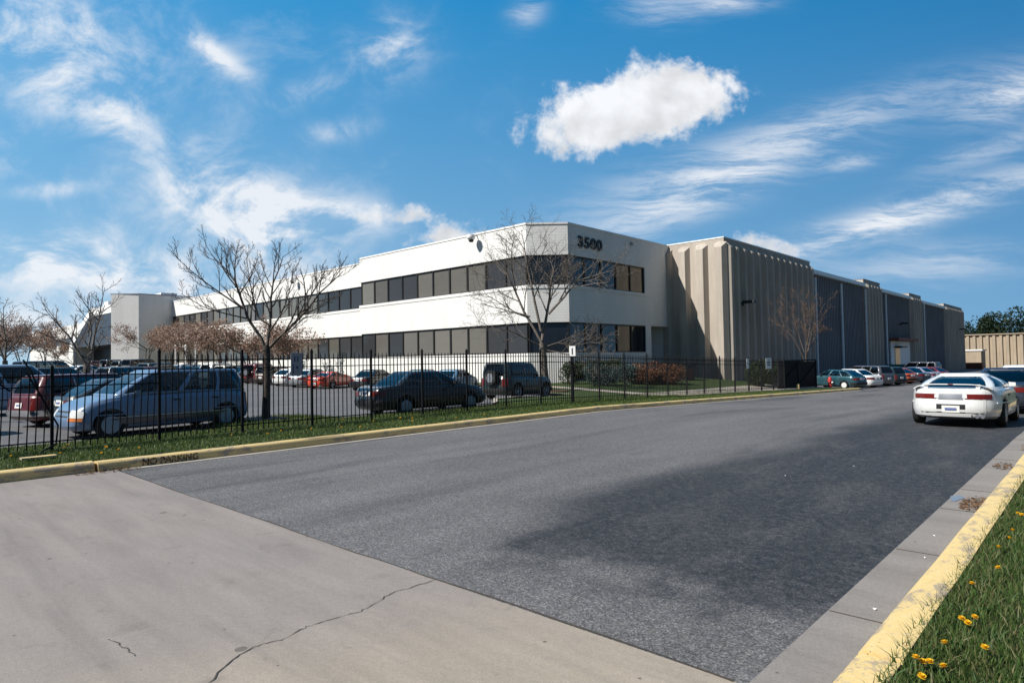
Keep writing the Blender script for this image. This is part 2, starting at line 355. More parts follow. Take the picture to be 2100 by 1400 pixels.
# ------------------------------------------------------------------ camera, sun, sky
cam=bpy.data.cameras.new('camera'); co=bpy.data.objects.new('camera',cam); COL.objects.link(co); S.camera=co
cam.sensor_width=36; cam.lens=36*1313/2100; cam.clip_end=3000; cam.clip_start=.05
a,p,r=R(43.1),R(1.64),R(1.0)
fw=Vector((-math.sin(a)*math.cos(p),math.cos(a)*math.cos(p),math.sin(p))); rt0=Vector((math.cos(a),math.sin(a),0)); up0=rt0.cross(fw)
rt=rt0*math.cos(r)-up0*math.sin(r); up=up0*math.cos(r)+rt0*math.sin(r)
mw=Matrix.Identity(4)
for i in range(3): mw[i][0]=rt[i]; mw[i][1]=up[i]; mw[i][2]=-fw[i]
mw[0][3],mw[1][3],mw[2][3]=0,0,1.7
co.matrix_world=mw
EL=R(42.5); sunh=Vector((-.391,-.921)).normalized()
sd=Vector((sunh.x*math.cos(EL),sunh.y*math.cos(EL),math.sin(EL)))
sl=bpy.data.lights.new('sun','SUN'); sl.energy=5.0; sl.angle=R(.53); sl.color=(1.,.965,.905)
so=bpy.data.objects.new('sun',sl); COL.objects.link(so); so.rotation_euler=sd.to_track_quat('Z','Y').to_euler(); so.location=(-20,-40,60)
w=bpy.data.worlds.new('World'); S.world=w; w.use_nodes=True; nt=w.node_tree; q=NB(nt)
bg=nt.nodes['Background']; bg.inputs['Strength'].default_value=.06
sky=q.n('ShaderNodeTexSky',sky_type='NISHITA'); sky.sun_disc=False; sky.sun_elevation=EL; sky.sun_rotation=math.atan2(sunh.x,sunh.y); sky.altitude=100; sky.air_density=1.; sky.dust_density=.4; sky.ozone_density=2.5
d=q.n('ShaderNodeTexCoord').outputs['Generated']
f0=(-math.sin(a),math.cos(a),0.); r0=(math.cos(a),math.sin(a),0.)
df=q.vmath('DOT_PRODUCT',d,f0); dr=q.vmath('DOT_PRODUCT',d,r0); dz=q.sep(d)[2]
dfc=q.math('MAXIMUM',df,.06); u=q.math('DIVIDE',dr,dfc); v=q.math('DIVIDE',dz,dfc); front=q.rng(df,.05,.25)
uv=q.comb(u,v,0.)
CL=[('cu',.128,.374,.098,.044,11.1,1.1),('cu',.222,.406,.100,.052,7.1,1.0),('cu',.300,.418,.070,.038,-25,.75),('cu',.393,.170,.056,.018,-9.1,.9),('cu',-.18,.231,.084,.02,-1,.75),('cu',-.104,.191,.069,.018,7,.8),
('ci',.397,.322,.278,.037,18.1,.58),('ci',.272,.239,.177,.031,21.1,.55),('ci',.624,.217,.255,.025,16,.8),('ci',.792,.404,.093,.035,14.1,.7),('ci',.539,.304,.054,.014,9.1,.5),('ci',.774,.323,.116,.019,17,.35),('ci',-.433,.259,.146,.058,-13.1,1.),('ci',-.272,.233,.084,.027,-6,.7),('ci',-.388,.196,.1,.031,-1,.85),('ci',-.548,.138,.252,.038,-1,.85),('ci',-.732,.179,.13,.035,4,.8),('ci',-.726,.521,.202,.093,-16.1,.62),('ci',-.656,.41,.116,.039,-26,.66),('ci',-.463,.492,.078,.018,-36.1,.66),('ci',-.185,.495,.058,.051,-1,.62),('ci',-.271,.364,.054,.019,9.1,.4),('ci',-.725,.279,.061,.012,4,.55),('ci',.241,.547,.07,.024,-1,.35),('ci',.032,.55,.023,.031,-51.5,.4),('ci',.342,.558,.07,.014,-1,.45),('ci',-.324,.428,.069,.02,14.2,.4),('ci',.652,.136,.153,.031,4,.35),('ci',-.61,.06,.381,.045,2,.8)]
wn=q.n('ShaderNodeTexNoise',noise_dimensions='3D'); q.put(wn.inputs['Vector'],uv); wn.inputs['Scale'].default_value=9.; wn.inputs['Detail'].default_value=3.
warp=q.vmath('SCALE',q.vmath('SUBTRACT',wn.outputs['Color'],(.5,.5,.5)),.035)
uvw=q.vmath('ADD',uv,warp)
dens={'cu':None,'ci':None}
for t,cu,cv,ea,eb,ro,wt in CL:
    m=q.mapv(q.vmath('SUBTRACT',uvw if t=='cu' else uv,(cu,cv,0)),(1,1,1)); x=q.n('ShaderNodeVectorRotate',rotation_type='Z_AXIS'); q.put(x.inputs['Vector'],m); x.inputs['Angle'].default_value=-R(ro)
    sc=q.vmath('DIVIDE',x.outputs[0],(ea,eb,1.)); l=q.vmath('DOT_PRODUCT',sc,sc)
    g=q.math('MULTIPLY',q.math('POWER',2.718,q.math('MULTIPLY',l,-1.1 if t=='ci' else -.9)),wt)
    dens[t]=g if dens[t] is None else q.math('ADD',dens[t],g)
wisp=q.noise(q.mapv(uvw,(.8,5.2,1.),(0,0,R(-18))),4.6,9,.70,.35); wisp2=q.noise(q.mapv(uvw,(1.,1.5,1.),(0,0,R(25))),6.5,8,.64,.35)
wl=q.rng(u,-.15,.1,0.,1.,True); wi=q.n('ShaderNodeMix',data_type='FLOAT'); q.put(wi.inputs[0],wl); q.put(wi.inputs[2],wisp2); q.put(wi.inputs[3],wisp)
ci=q.math('MULTIPLY',dens['ci'],q.rng(wi.outputs[0],.37,.64,.09,1.22,True))
ci=q.math('ADD',ci,q.math('MULTIPLY',q.rng(wisp2,.5,.75,0,.22,True),q.rng(u,.1,-.6,0.,1.)))
puff=q.noise(uvw,13.,9,.6,.25); puff2=q.noise(uv,40.,6,.65)
cuv=q.math('ADD',dens['cu'],q.math('ADD',q.math('MULTIPLY',q.math('SUBTRACT',puff,.5),2.1),q.math('MULTIPLY',q.math('SUBTRACT',puff2,.5),.9)))
cum=q.math('MULTIPLY',q.rng(cuv,.30,.92,0,.98,True),q.rng(dens['cu'],.06,.3,0,1,True))
al=q.math('MULTIPLY',q.math('SUBTRACT',1.,q.math('MULTIPLY',q.math('SUBTRACT',1.,cum),q.math('SUBTRACT',1.,q.math('MINIMUM',ci,.86)))),front)
under=q.rng(q.math('SUBTRACT',v,q.math('ADD',.385,q.math('MULTIPLY',q.math('SUBTRACT',u,.2),.12))),-.075,.05,0.,1.,True)
lump=q.noise(uvw,8.,4,.5,.2); lump2=q.noise(q.vmath('ADD',uvw,(-.012,.016,0.)),8.,4,.5,.2)
shade=q.math('ADD',q.math('ADD',.80,q.math('MULTIPLY',under,.20)),q.math('ADD',q.math('MULTIPLY',q.math('SUBTRACT',lump,lump2),1.3),q.math('MULTIPLY',q.math('SUBTRACT',puff,.5),.35)))
shade=q.math('MINIMUM',q.math('MAXIMUM',q.math('SUBTRACT',shade,q.rng(u,.16,.34,0.,.07,True)),.66),1.03)
shade=q.math('ADD',q.math('MULTIPLY',cum,shade),q.math('SUBTRACT',1.,cum))
ccol=q.n('ShaderNodeCombineColor'); [q.put(ccol.inputs[i],q.math('MULTIPLY',shade,kk)) for i,kk in enumerate((12.1,12.3,12.7))]
left=q.rng(u,-.8,.8)
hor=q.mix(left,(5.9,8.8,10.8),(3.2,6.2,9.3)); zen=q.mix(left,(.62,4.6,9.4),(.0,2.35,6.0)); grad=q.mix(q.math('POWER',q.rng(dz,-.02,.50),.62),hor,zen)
grad=q.mix(q.math('SUBTRACT',1.,front),grad,(1.25,2.55,4.5))      # unseen clear sky behind the viewer, darkened to cut fill on shaded walls
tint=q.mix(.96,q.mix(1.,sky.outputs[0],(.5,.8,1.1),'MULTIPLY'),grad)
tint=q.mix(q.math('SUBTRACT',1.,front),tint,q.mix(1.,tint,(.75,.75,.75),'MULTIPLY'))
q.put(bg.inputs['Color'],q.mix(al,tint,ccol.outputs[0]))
S.view_settings.view_transform='Standard'; S.view_settings.look='None'; S.view_settings.exposure=.35; S.view_settings.gamma=1; S.view_settings.use_curve_mapping=False
S.cycles.max_bounces=6; S.cycles.transparent_max_bounces=16; S.cycles.caustics_reflective=False; S.cycles.caustics_refractive=False

# ------------------------------------------------------------------ ground, road, pavements
def base_ground():
    xs=[-900,-500,-300,-200]+list(range(-150,41,5))+[80,160,320,700]; ys=[-400,-150,-60]+list(range(-30,201,5))+[230,260,330,500,900,1500]
    b=MB(); n=len(xs); b.add([(x,y,h(x,y)-.12) for y in ys for x in xs],[(j*n+i,j*n+i+1,(j+1)*n+i+1,(j+1)*n+i) for j in range(len(ys)-1) for i in range(n-1)])
    return struct(b.build('ground',M['field'],smooth=180))
base_ground()
road=struct(sheet('road',-12.1,-1.43,3.25,200,0,M['road'],4,100))
apron=struct(sheet('concrete_apron',-12.1,-1.43,-16,3.25,.002,M['apron'],4,8))
def crack(name,pts,wd,seed):
    rr=random.Random(seed); b=MB(); P=[]
    for (ax,ay),(bx,by) in zip(pts[:-1],pts[1:]):
        for k in range(4):
            t=k/4; P.append((ax+(bx-ax)*t+rr.uniform(-.012,.012),ay+(by-ay)*t+rr.uniform(-.012,.012)))
    P.append(pts[-1]); vs=[]
    for i,(x,y) in enumerate(P):
        q0=P[max(0,i-1)]; q1=P[min(len(P)-1,i+1)]; dd=Vector((q1[0]-q0[0],q1[1]-q0[1])).normalized(); w_=wd*rr.choice((.35,.6,1.,1.3))
        vs+= [(x-dd.y*w_,y+dd.x*w_,.006),(x+dd.y*w_,y-dd.x*w_,.006)]
    b.add(vs,[(2*i,2*i+1,2*i+3,2*i+2) for i in range(len(P)-1)])
    return b.build(name,M['crack'],apron)
crack('crack',[(-3.89,3.24),(-3.9,3.04),(-3.93,2.89),(-3.9,2.78),(-3.84,2.63),(-3.8,2.5),(-3.82,2.4),(-3.85,2.24),(-3.85,2.13),(-3.81,2.01),(-3.79,1.91),(-3.82,1.83),(-3.8,1.69),(-3.74,1.58),(-3.57,1.40),(-3.5,1.1),(-3.4,.8)],.0036,3)
crack('crack',[(-4.62,1.22),(-4.48,1.235),(-4.36,1.24),(-4.24,1.245)],.0032,4)
crack('crack',[(-11.6,3.27),(-9.5,3.24),(-7.2,3.26),(-5,3.245),(-3,3.26),(-1.5,3.25)],.008,5)
def kerb(x_face,x_back,y0,y1,hg_=.15,mat=None):
    b=MB(); s=1 if x_face>x_back else -1; prof=[(x_back,-.15),(x_back,hg_),(x_face-s*.05,hg_),(x_face-s*.015,hg_-.02),(x_face,hg_-.06),(x_face+s*.02,-.15)]
    n=max(1,int((y1-y0)/1.0)); vs=[]
    rr=random.Random(int(y0*7)+3)
    for j in range(n+1):
        y=y0+(y1-y0)*j/n
        jx=rr.uniform(-.006,.006)
        vs+=[(x+jx,y,z+gz(y)) for x,z in prof]
    m=len(prof); fs=[(j*m+k,j*m+(k+1)%m,(j+1)*m+(k+1)%m,(j+1)*m+k) for j in range(n) for k in range(m)]
    fs+=[tuple(range(m)),tuple(n*m+k for k in reversed(range(m)))]
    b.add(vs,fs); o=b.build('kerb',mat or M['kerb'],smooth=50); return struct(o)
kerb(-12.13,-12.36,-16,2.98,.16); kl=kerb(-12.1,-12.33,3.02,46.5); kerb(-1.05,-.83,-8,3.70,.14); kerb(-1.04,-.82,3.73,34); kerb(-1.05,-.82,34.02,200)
t=text_mesh('lettering','NO PARKING',.16,.0015,M['stencil'],kl,(-12.083,3.66,.018),(R(90),0,R(90)),1.0,.004)
bb=max(v.co.x for v in t.data.vertices); t.scale=(.92/bb,1,1)
struct(sheet('gutter',-1.43,-1.045,-8,200,.004,M['gutter'],1,104)); struct(sheet('gutter',-12.1,-11.92,3.3,46,.005,M['path'],1,22))
def gj(y):
    return MB().box(-1.42,-1.06,y-.004,y+.004,gz(y)+.004,gz(y)+.008)
g=[o for o in COL.objects if o.name=='gutter'][0]
for y in (3.27,4.55,6.35,8.3,9.6,12.6,15.6,18.6): gj(y).build('joint',M['crack'],g)
lawn_r=struct(sheet('lawn',-.83,40,-8,200,.125,M['soil'],10,104)); struct(sheet('verge',-16.25,-12.33,-16,47.6,.12,M['soil'],3,40,zf=lambda x,y: gz(y)))
struct(sheet('car_park',-140,-16.2,-40,32,0,M['lot'],60,36))
def lim(Y):
    P=[(16.3,-16.3),(17.5,-17.2),(19,-18.6),(25.2,-19.4),(25.8,-25.2),(30,-28.5),(31,-29.3),(52.2,-29.3)]
    for (a0,b0),(a1,b1) in zip(P[:-1],P[1:]):
        if a0<=Y<=a1: return b0+(b1-b0)*(Y-a0)/(a1-a0)
    return P[-1][1]
def lawn_left():
    b=MB(); ys=[16.3+.5*i for i in range(72)]; vs=[]
    for y in ys:
        l=lim(y)
        for k in range(9): x=l+(-16.2-l)*k/8; vs.append((x,y,h(x,y)+.125))
    b.add(vs,[(j*9+k,j*9+k+1,(j+1)*9+k+1,(j+1)*9+k) for j in range(len(ys)-1) for k in range(8)]); return struct(b.build('lawn',M['turf'],smooth=180))
lawn_left()
struct(strip('kerb',[(-16.2,16.25),(-17.2,17.4),(-18.7,18.9),(-19.5,21),(-19.6,25.3),(-22,25.7),(-25.3,25.8)],.16,.16,M['path'],4))
struct(sheet('planting_bed',-107,-29.3,31.8,35.15,.10,M['turf'],30,3)); struct(sheet('planting_bed',-107,-53,35.1,36.9,.10,M['turf'],24,1))
b=MB(); poly=[(-16.3,7.0),(-17.8,7.0),(-18.9,7.6),(-19.2,8.7),(-18.8,9.8),(-17.8,10.3),(-16.3,10.3)]; b.prism(poly[::-1],-.05,.10); struct(b.build('island',M['turf']))
b=MB(); b.prism([(-18.07+.75*math.cos(t),8.74+.6*math.sin(t)) for t in [i*PI/8 for i in range(16)]],.05,.125); struct(b.build('mulch_bed',M['mulch']))
b=MB(); b.prism([(-22.9+1.3*math.cos(t),27.3+.9*math.sin(t)) for t in [i*PI/10 for i in range(20)]],h(-22.9,27.3)+.05,h(-22.9,27.3)+.17); struct(b.build('mulch_bed',M['mulch']))
struct(strip('path',[(-29.,31.9),(-25.4,30.95),(-21.5,29.6),(-18.2,28.2),(-16.4,27.4)],1.1,.150,M['path'])); struct(strip('path',[(-16.35,26.6),(-16.45,30),(-16.7,34),(-17.,38),(-17.2,42),(-17.1,47.4)],1.9,.146,M['path'])); struct(strip('path',[(-15.3,27.5),(-15.2,34),(-15.2,47.3)],1.5,.146,M['path']))
struct(sheet('car_park',-23.8,-12.1,47.6,205,.004,M['lot'],6,80)); struct(sheet('car_park',-60,-23.8,170.4,208,.004,M['lot'],6,8))

# ------------------------------------------------------------------ white office building
OFF=thing('office_building',(-60,44,0),'long two-storey white painted brick office block with dark window bands and black house number','building')
FP=[(-107.4,36.9),(-53.0,36.9),(-53.0,35.15),(-31.3,35.15),(-29.06,37.28),(-29.06,51.97),(-107.4,51.97)]
FPL=FP[:5]+[(-29.06,48.75),(-30.9,48.75),(-30.9,51.55),(-29.06,51.55),(-29.06,51.97),(-107.4,51.97)]
CORE=[(-107.1,37.25),(-52.65,37.25),(-52.65,35.5),(-31.45,35.5),(-29.41,37.43),(-29.41,47.85),(-32,47.85),(-32,51.5),(-107.1,51.5)]
b=MB(); b.prism(FPL,-2,2.16); b.build('lower_wall',M['brick'],OFF,world=True)
b=MB(); b.prism(FP,4.42,7.17); b.build('spandrel_wall',M['brick'],OFF,world=True)
b=MB(); b.prism(FP,9.40,11.72); b.build('parapet_wall',M['brick'],OFF,world=True)
b=MB(); b.prism(CORE,2.16,4.42,top=False,bot=False); b.prism(CORE,7.17,9.40,top=False,bot=False); b.build('core_wall',M['frame'],OFF,world=True)
b=MB(); b.box(-31,-29.06,47.87,51.97,7.17,9.40); b.build('end_wall',M['brick'],OFF,world=True)
b=MB(); b.box(-29.36,-29.06,47.87,48.72,2.16,4.42); b.build('doorway_pier',M['white_paint'],OFF,world=True)
b=MB(); b.box(-31.2,-30.85,48.75,51.55,2.16,4.42); b.box(-30.9,-29.06,51.55,51.97,2.16,4.42); b.build('recess_wall',M['brick'],OFF,world=True)
b=MB(); b.box(-30.9,-30.82,49.0,50.1,.15,2.3); dr=b.build('door',M['rust'],OFF,world=True)
b=MB(); b.box(-30.82,-30.76,49.12,49.18,1.0,1.35); b.build('handle',M['chrome'],dr,world=True)
def course(z0,z1,o,mat,name,stop=51.97):
    b=MB(); ring=[(-107.4,36.9-o),(-53.0+o,36.9-o),(-53.0+o,35.15-o)]
    seg=[((-107.4,36.9),(-53.0,36.9)),((-53.0,35.15),(-31.3,35.15)),((-31.3,35.15),(-29.06,37.28)),((-29.06,37.28),(-29.06,stop))]
    for (x0,y0),(x1,y1) in seg:
        dd=Vector((x1-x0,y1-y0)).normalized(); n=Vector((dd.y,-dd.x)); e=.02
        P=[(x0-dd.x*e,y0-dd.y*e),(x1+dd.x*e,y1+dd.y*e)]
        poly=[(P[0][0]+n.x*o,P[0][1]+n.y*o),(P[1][0]+n.x*o,P[1][1]+n.y*o),(P[1][0]-n.x*.1,P[1][1]-n.y*.1),(P[0][0]-n.x*.1,P[0][1]-n.y*.1)]
        b.prism(poly,z0,z1)
    return b.build(name,mat,OFF,world=True)
course(11.66,11.80,.05,M['white_paint'],'coping'); course(6.93,7.185,.05,M['brick'],'sill_course',48.1); 
def mk_window():
    w_,hh=2.13,2.24; f=MB()
    for x in (0,w_-.075): f.box(x,x+.075,.08,.28,0,hh)
    f.box(.075,w_-.075,.10,.26,0,.08); f.box(.075,w_-.075,.10,.26,hh-.10,hh)
    fr=f.build('window',M['frame'],OFF); pn=MB().box(.07,w_-.07,.17,.20,.06,hh-.08).build('pane',M['pane_tan'],fr); return fr,pn
win0,pane0=mk_window(); first=[True]
def windows(x0,y0,ang,n,w_,z,pick):
    dx,dy=math.cos(ang),math.sin(ang)
    for i in range(n):
        if first[0]: fr,pn=win0,pane0; first[0]=False
        else:
            fr=win0.copy(); COL.objects.link(fr); pn=pane0.copy(); COL.objects.link(pn); pn.parent=fr
        fr.parent=OFF; fr.location=(x0+dx*w_*i+60,y0+dy*w_*i-44,z); fr.rotation_euler=(0,0,ang); fr.scale=(w_/2.13,1,1)
        mm=pick(i); s0=pn.material_slots[0]; s0.link='OBJECT'; s0.material=M[mm]
rw=random.Random(5)
for z in (2.17,7.175):
    windows(-52.85,35.15,0,10,2.145,z,lambda i,z=z: ('pane_dark' if (z>5 and i in(2,3)) or (z<5 and i in(0,2)) or i>7 else 'pane_tan'))
    windows(-107.4,36.9,0,25,2.168,z,lambda i: 'pane_dark' if i in(23,20) or rw.random()<.25 else 'pane_tan')
    windows(-31.25,35.2,R(43.6),1,2.98,z,lambda i:'pane_blue'); windows(-29.06,37.32,R(90),5,2.11,z,lambda i,z=z:'pane_gold' if i==3 or (i==4 and z>5) else 'pane_blue')
num=text_mesh('house_number','3500',1.14,.045,M['letter'],OFF,(-29.01+60,38.42-44,10.14),(R(90),0,R(90)),1.08,.034)
mxx=max(v.co.x for v in num.data.vertices); num.scale=(3.15/mxx,1,1)
def flood(x,y,z,parent,rz):
    b=MB(); b.tube([(0,.6,.35),(0,.25,.35),(0,.05,.25)],.05,6); o=b.build('floodlight',M['dark_metal'],parent); o.location=Vector((x,y,z))-parent.location; o.rotation_euler=(0,0,rz)
    MB().lathe([(.30,.32),(.34,.15),(.30,0),(.2,-.05)],14,c=(0,-.1,0)).build('housing',M['white_paint'],o,smooth=50); MB().lathe([(.19,-.05),(.22,-.12),(.14,-.25)],14,c=(0,-.1,0)).build('lens',M['dark_metal'],o,smooth=50)
flood(-36.5,34.6,11.25,OFF,0); flood(-68.2,36.35,11.1,OFF,0)
b=MB(); b.box(-29.05,-28.9,45.7,45.95,11.1,11.32); b.build('wall_box',M['sign_grey'],OFF,world=True)

TW=thing('stair_tower',(-109,35,0),'tall blank pale brick tower standing at the far end of the white office block','tower')
b=MB(); b.prism([(-110.3,29.2),(-107.4,32.1),(-107.4,41),(-113,41)],-1,12.6); b.build('wall',M['brick'],TW,world=True); b=MB(); b.prism([(-110.42,29.12),(-107.32,32.06),(-107.32,41.1),(-113.1,41.1)],12.6,12.75); b.build('coping',M['sign_grey'],TW,world=True)
AT=thing('glass_entrance',(-131,35,0),'sloping dark glass entrance hall with white raking side wall left of the blank tower','entrance hall')
def yz_prism(x0,x1,poly,b):
    n=len(poly); b.add([(x0,y,z) for y,z in poly]+[(x1,y,z) for y,z in poly],[(i,(i+1)%n,n+(i+1)%n,n+i) for i in range(n)]+[tuple(range(n-1,-1,-1)),tuple(range(n,2*n))]); return b
yz_prism(-152.4,-149.4,[(39,-1),(33.0,-1),(33.0,6.3),(36.6,13.7),(39,13.7)],MB()).build('side_wall',M['white_paint'],AT,world=True)
yz_prism(-149.4,-111.5,[(39,13.5),(36.6,13.5),(36.3,11.9),(39,11.9)],MB()).build('roof_fascia',M['white_paint'],AT,world=True)
yz_prism(-149.4,-111.5,[(37,5.6),(33.6,5.6),(36.4,11.9),(37,11.9)],MB()).build('sloping_glass',M['atrium'],AT,world=True)
MB().box(-149.4,-111.5,36.5,37.2,-1,5.6).build('entrance_doors',M['frame'],AT,world=True); MB().box(-147,-143.5,37.5,40,13.5,14.6).build('roof_box',M['white_paint'],AT,world=True)
WG=thing('office_wing',(-180,40,0),'distant white wing with one dark window band behind the leafless trees','building')
MB().box(-211,-152.5,36.9,50,-1,6.75).build('lower_wall',M['brick'],WG,world=True); MB().box(-210.8,-152.5,37.2,50,6.75,8.3).build('window_band',M['pane_dark'],WG,world=True); MB().box(-211,-152.5,36.9,50,8.3,11.1).build('parapet_wall',M['brick'],WG,world=True)

# ------------------------------------------------------------------ concrete warehouse
WH=thing('warehouse',(-40,110,0),'long ribbed concrete warehouse in shade with pale drainpipes beside the road','warehouse')
XW=-23.8
def rib_x(b,yc,z0,z1,dp=.5,wb=1.1,wo=.46,ch=.62):   # rib on the +X face
    a0,a1,o0,o1=yc-wb/2,yc+wb/2,yc-wo/2,yc+wo/2; x0=XW-.03; x1=XW+dp
    b.add([(x0,a0,z0),(x1,o0,z0),(x1,o1,z0),(x0,a1,z0),(x0,a0,z1-ch*.3),(x1,o0,z1-ch),(x1,o1,z1-ch),(x0,a1,z1-ch*.3),(x0,yc,z1)],[(0,1,5,4),(1,2,6,5),(2,3,7,6),(4,5,8),(5,6,8),(6,7,8),(3,2,1,0),(4,8,7,3,0)])
def rib_y(b,xc,yf,z0,z1,dp=.5,wb=1.1,wo=.46,ch=.62):
    a0,a1,o0,o1=xc-wb/2,xc+wb/2,xc-wo/2,xc+wo/2; y0=yf+.03; y1=yf-dp
    b.add([(a0,y0,z0),(o0,y1,z0),(o1,y1,z0),(a1,y0,z0),(a0,y0,z1-ch*.3),(o0,y1,z1-ch),(o1,y1,z1-ch),(a1,y0,z1-ch*.3),(xc,y0,z1)],[(0,1,5,4),(1,2,6,5),(2,3,7,6),(4,5,8),(5,6,8),(6,7,8),(3,2,1,0),(4,8,7,3,0)])
SEC=[(52,73.3,11.78,1),(73.3,93.9,11.0,0),(93.9,102.2,11.55,1),(102.2,120.2,10.85,0),(120.2,129,11.35,1),(129,149.6,10.65,0),(149.6,170.4,11.2,1)]
for y0,y1,zt,tall in SEC:
    zb=h(XW,y1)-1.2; b=MB(); b.box(-62,XW if tall else XW-.12,y0+(0 if y0==52 else .003),y1,zb,zt)
    if tall:
        y=52.5 if y0==52 else y0+.8; k=0
        while y<y1-.4:
            rib_x(b,y,zb,zt-.18); k+=1; y+= 1.25 if (y0==52 and k==1) else 1.58
        if y0==52:
            for x in (-29.2,-27.5,-25.8,-24.1): rib_y(b,x,52.,zb,zt-.2,wb=1.15,wo=.62)
        b.build('ribbed_wall',M['precast'],WH,world=True)
        c=MB(); c.box(-62.05,XW+.04,y0-.04,y1+.03,zt,zt+.10); c.build('coping',M['coping'] if y0==52 else M['siding'],WH,world=True)
    else:
        y=y0+.3
        while y<y1-.2: b.box(XW-.13,XW-.06,y,y+.26,zb,zt-.5); y+=.6
        b.build('siding_wall',M['siding'],WH,world=True)
        c=MB(); c.box(-62,XW+.28,y0+.01,y1-.01,zt-.42,zt+.02); c.build('gutter_trim',M['coping'],WH,world=True)
for y in (74.4,83.7,94.0,104.5,130.4):
    MB().tube([(XW+.18,y,10.2),(XW+.18,y,h(XW,y)-.2)],.125,8).build('drainpipe',M['coping'],WH,world=True)
MB().box(XW-.1,XW+.06,107.2,119.4,-2.2,3.5).build('bay_panel',M['coping'],WH,world=True)
dr=MB().box(XW+.06,XW+.12,109.4,112.4,-2.2,2.4).build('door',M['pane_tan'],WH,world=True)
MB().box(XW+.06,XW+1.1,109.2,112.6,2.5,2.75).build('door_hood',M['dark_metal'],WH,world=True); MB().box(XW-.1,XW+1.2,106.8,119.8,3.52,3.95).build('canopy',M['rust'],WH,world=True)
def walllamp(y,z):
    b=MB(); b.tube([(XW,y,z-.15),(XW+.7,y,z)],.05,6); b.box(XW+.5,XW+1.5,y-.28,y+.28,z-.10,z+.14); b.box(XW+.36,XW+.5,y-.1,y+.1,z-.3,z+.1); b.build('wall_lamp',M['dark_metal'],WH,world=True)
walllamp(54.6,6.35); walllamp(112,6.2); walllamp(163.5,6.5)
FW=thing('far_warehouse',(0,225,-3),'far sunlit warm ribbed concrete shed beyond the end of the road','warehouse')
b=MB(); b.box(-60,60,210,250,-6,6.1); x=-58.
while x<59:
    rib_y(b,x,210.,-6,6.0,dp=.5,wb=.9,wo=.55,ch=.2); x+=1.42
b.build('ribbed_wall',M['precast_far'],FW,world=True); MB().box(-60,60,209.4,250,6.1,6.35).build('coping',M['precast_far'],FW,world=True)
SH=thing('pump_house',(-24.5,188,-3),'small pale flat-roofed block in front of the far ribbed shed','shed'); MB().box(-28.5,-22.4,185,192,-4,1.9).build('wall',M['precast_far'],SH,world=True); MB().box(-28.7,-22.1,184.8,192.2,1.9,2.25).build('roof_slab',M['white_paint'],SH,world=True)
def skip(name,x0,x1,y0,y1,z0,z1,mat,label,cat):
    t=thing(name,((x0+x1)/2,(y0+y1)/2,z0),label,cat); b=MB(); b.add([(x0,y0+.3,z0),(x1,y0+.3,z0),(x1,y1-.3,z0),(x0,y1-.3,z0),(x0,y0,z1),(x1,y0,z1),(x1,y1,z1),(x0,y1,z1)],[(3,2,1,0),(4,5,6,7),(0,1,5,4),(1,2,6,5),(2,3,7,6),(3,0,4,7)]); b.build('hopper',mat,t,world=True)
    MB().box(x0-.06,x1+.06,y0-.06,y0+.08,z1-.15,z1+.05).build('rim',mat,t,world=True); b=MB()
    for k in range(4): b.box(x0+(x1-x0)*(k+.3)/4,x0+(x1-x0)*(k+.3)/4+.1,y0-.02,y0+.2,z0+.1,z1-.15)
    b.build('stiffener',M['rust'] if mat is not M['green_box'] else mat,t,world=True)
skip('waste_skip',-26,-21.8,181,183.2,h(-24,182),h(-24,182)+1.5,M['rust'],'rust-brown steel skip in front of the small pale block','skip')
skip('waste_skip',-22.6,-20.4,99.5,101.5,h(-21,100),h(-21,100)+1.5,M['green_box'],'turquoise skip by the last cars along the warehouse','skip')
# ------------------------------------------------------------------ vehicles
NS,NE=40,12; NR=2*(NS+NE)
ETA=[-.96+1.92*i/(NS-1) for i in range(NS)]; XI=[.7-1.4*i/(NE-1) for i in range(NE)]
def sgnp(v,e): return math.copysign(abs(v)**e,v)
def ring_xy(i,w,yr,yf,n):
    """point i (float) of a rounded-rectangle outline: right side, front, left side, rear"""
    i=i%NR; k=int(math.floor(i)); t=i-k
    def pt(k):
        k%=NR; c=(yr+yf)/2; a_=(yf-yr)/2
        if k<NS: e=ETA[k]; return (w*(1-abs(e)**n)**(1/n),c+a_*e)
        k-=NS
        if k<NE: e=XI[k]; return (w*e,c+a_*(1-abs(e)**n)**(1/n))
        k-=NE
        if k<NS: e=-ETA[k]; return (-w*(1-abs(e)**n)**(1/n),c+a_*e)
        k-=NS; e=-XI[k]; return (w*e,c-a_*(1-abs(e)**n)**(1/n))
    p0=pt(k)
    if t<1e-6: return p0
    p1=pt(k+1); return (p0[0]+(p1[0]-p0[0])*t,p0[1]+(p1[1]-p0[1])*t)
def pl(x,P):
    if x<=P[0][0]: return P[0][1]
    for (a0,b0),(a1,b1) in zip(P[:-1],P[1:]):
        if x<=a1: return b0+(b1-b0)*(x-a0)/(a1-a0)
    return P[-1][1]
I_FRONT=lambda xi: NS+(.7-xi)/1.4*(NE-1)
I_REAR=lambda xi: 2*NS+NE+(xi+.7)/1.4*(NE-1)
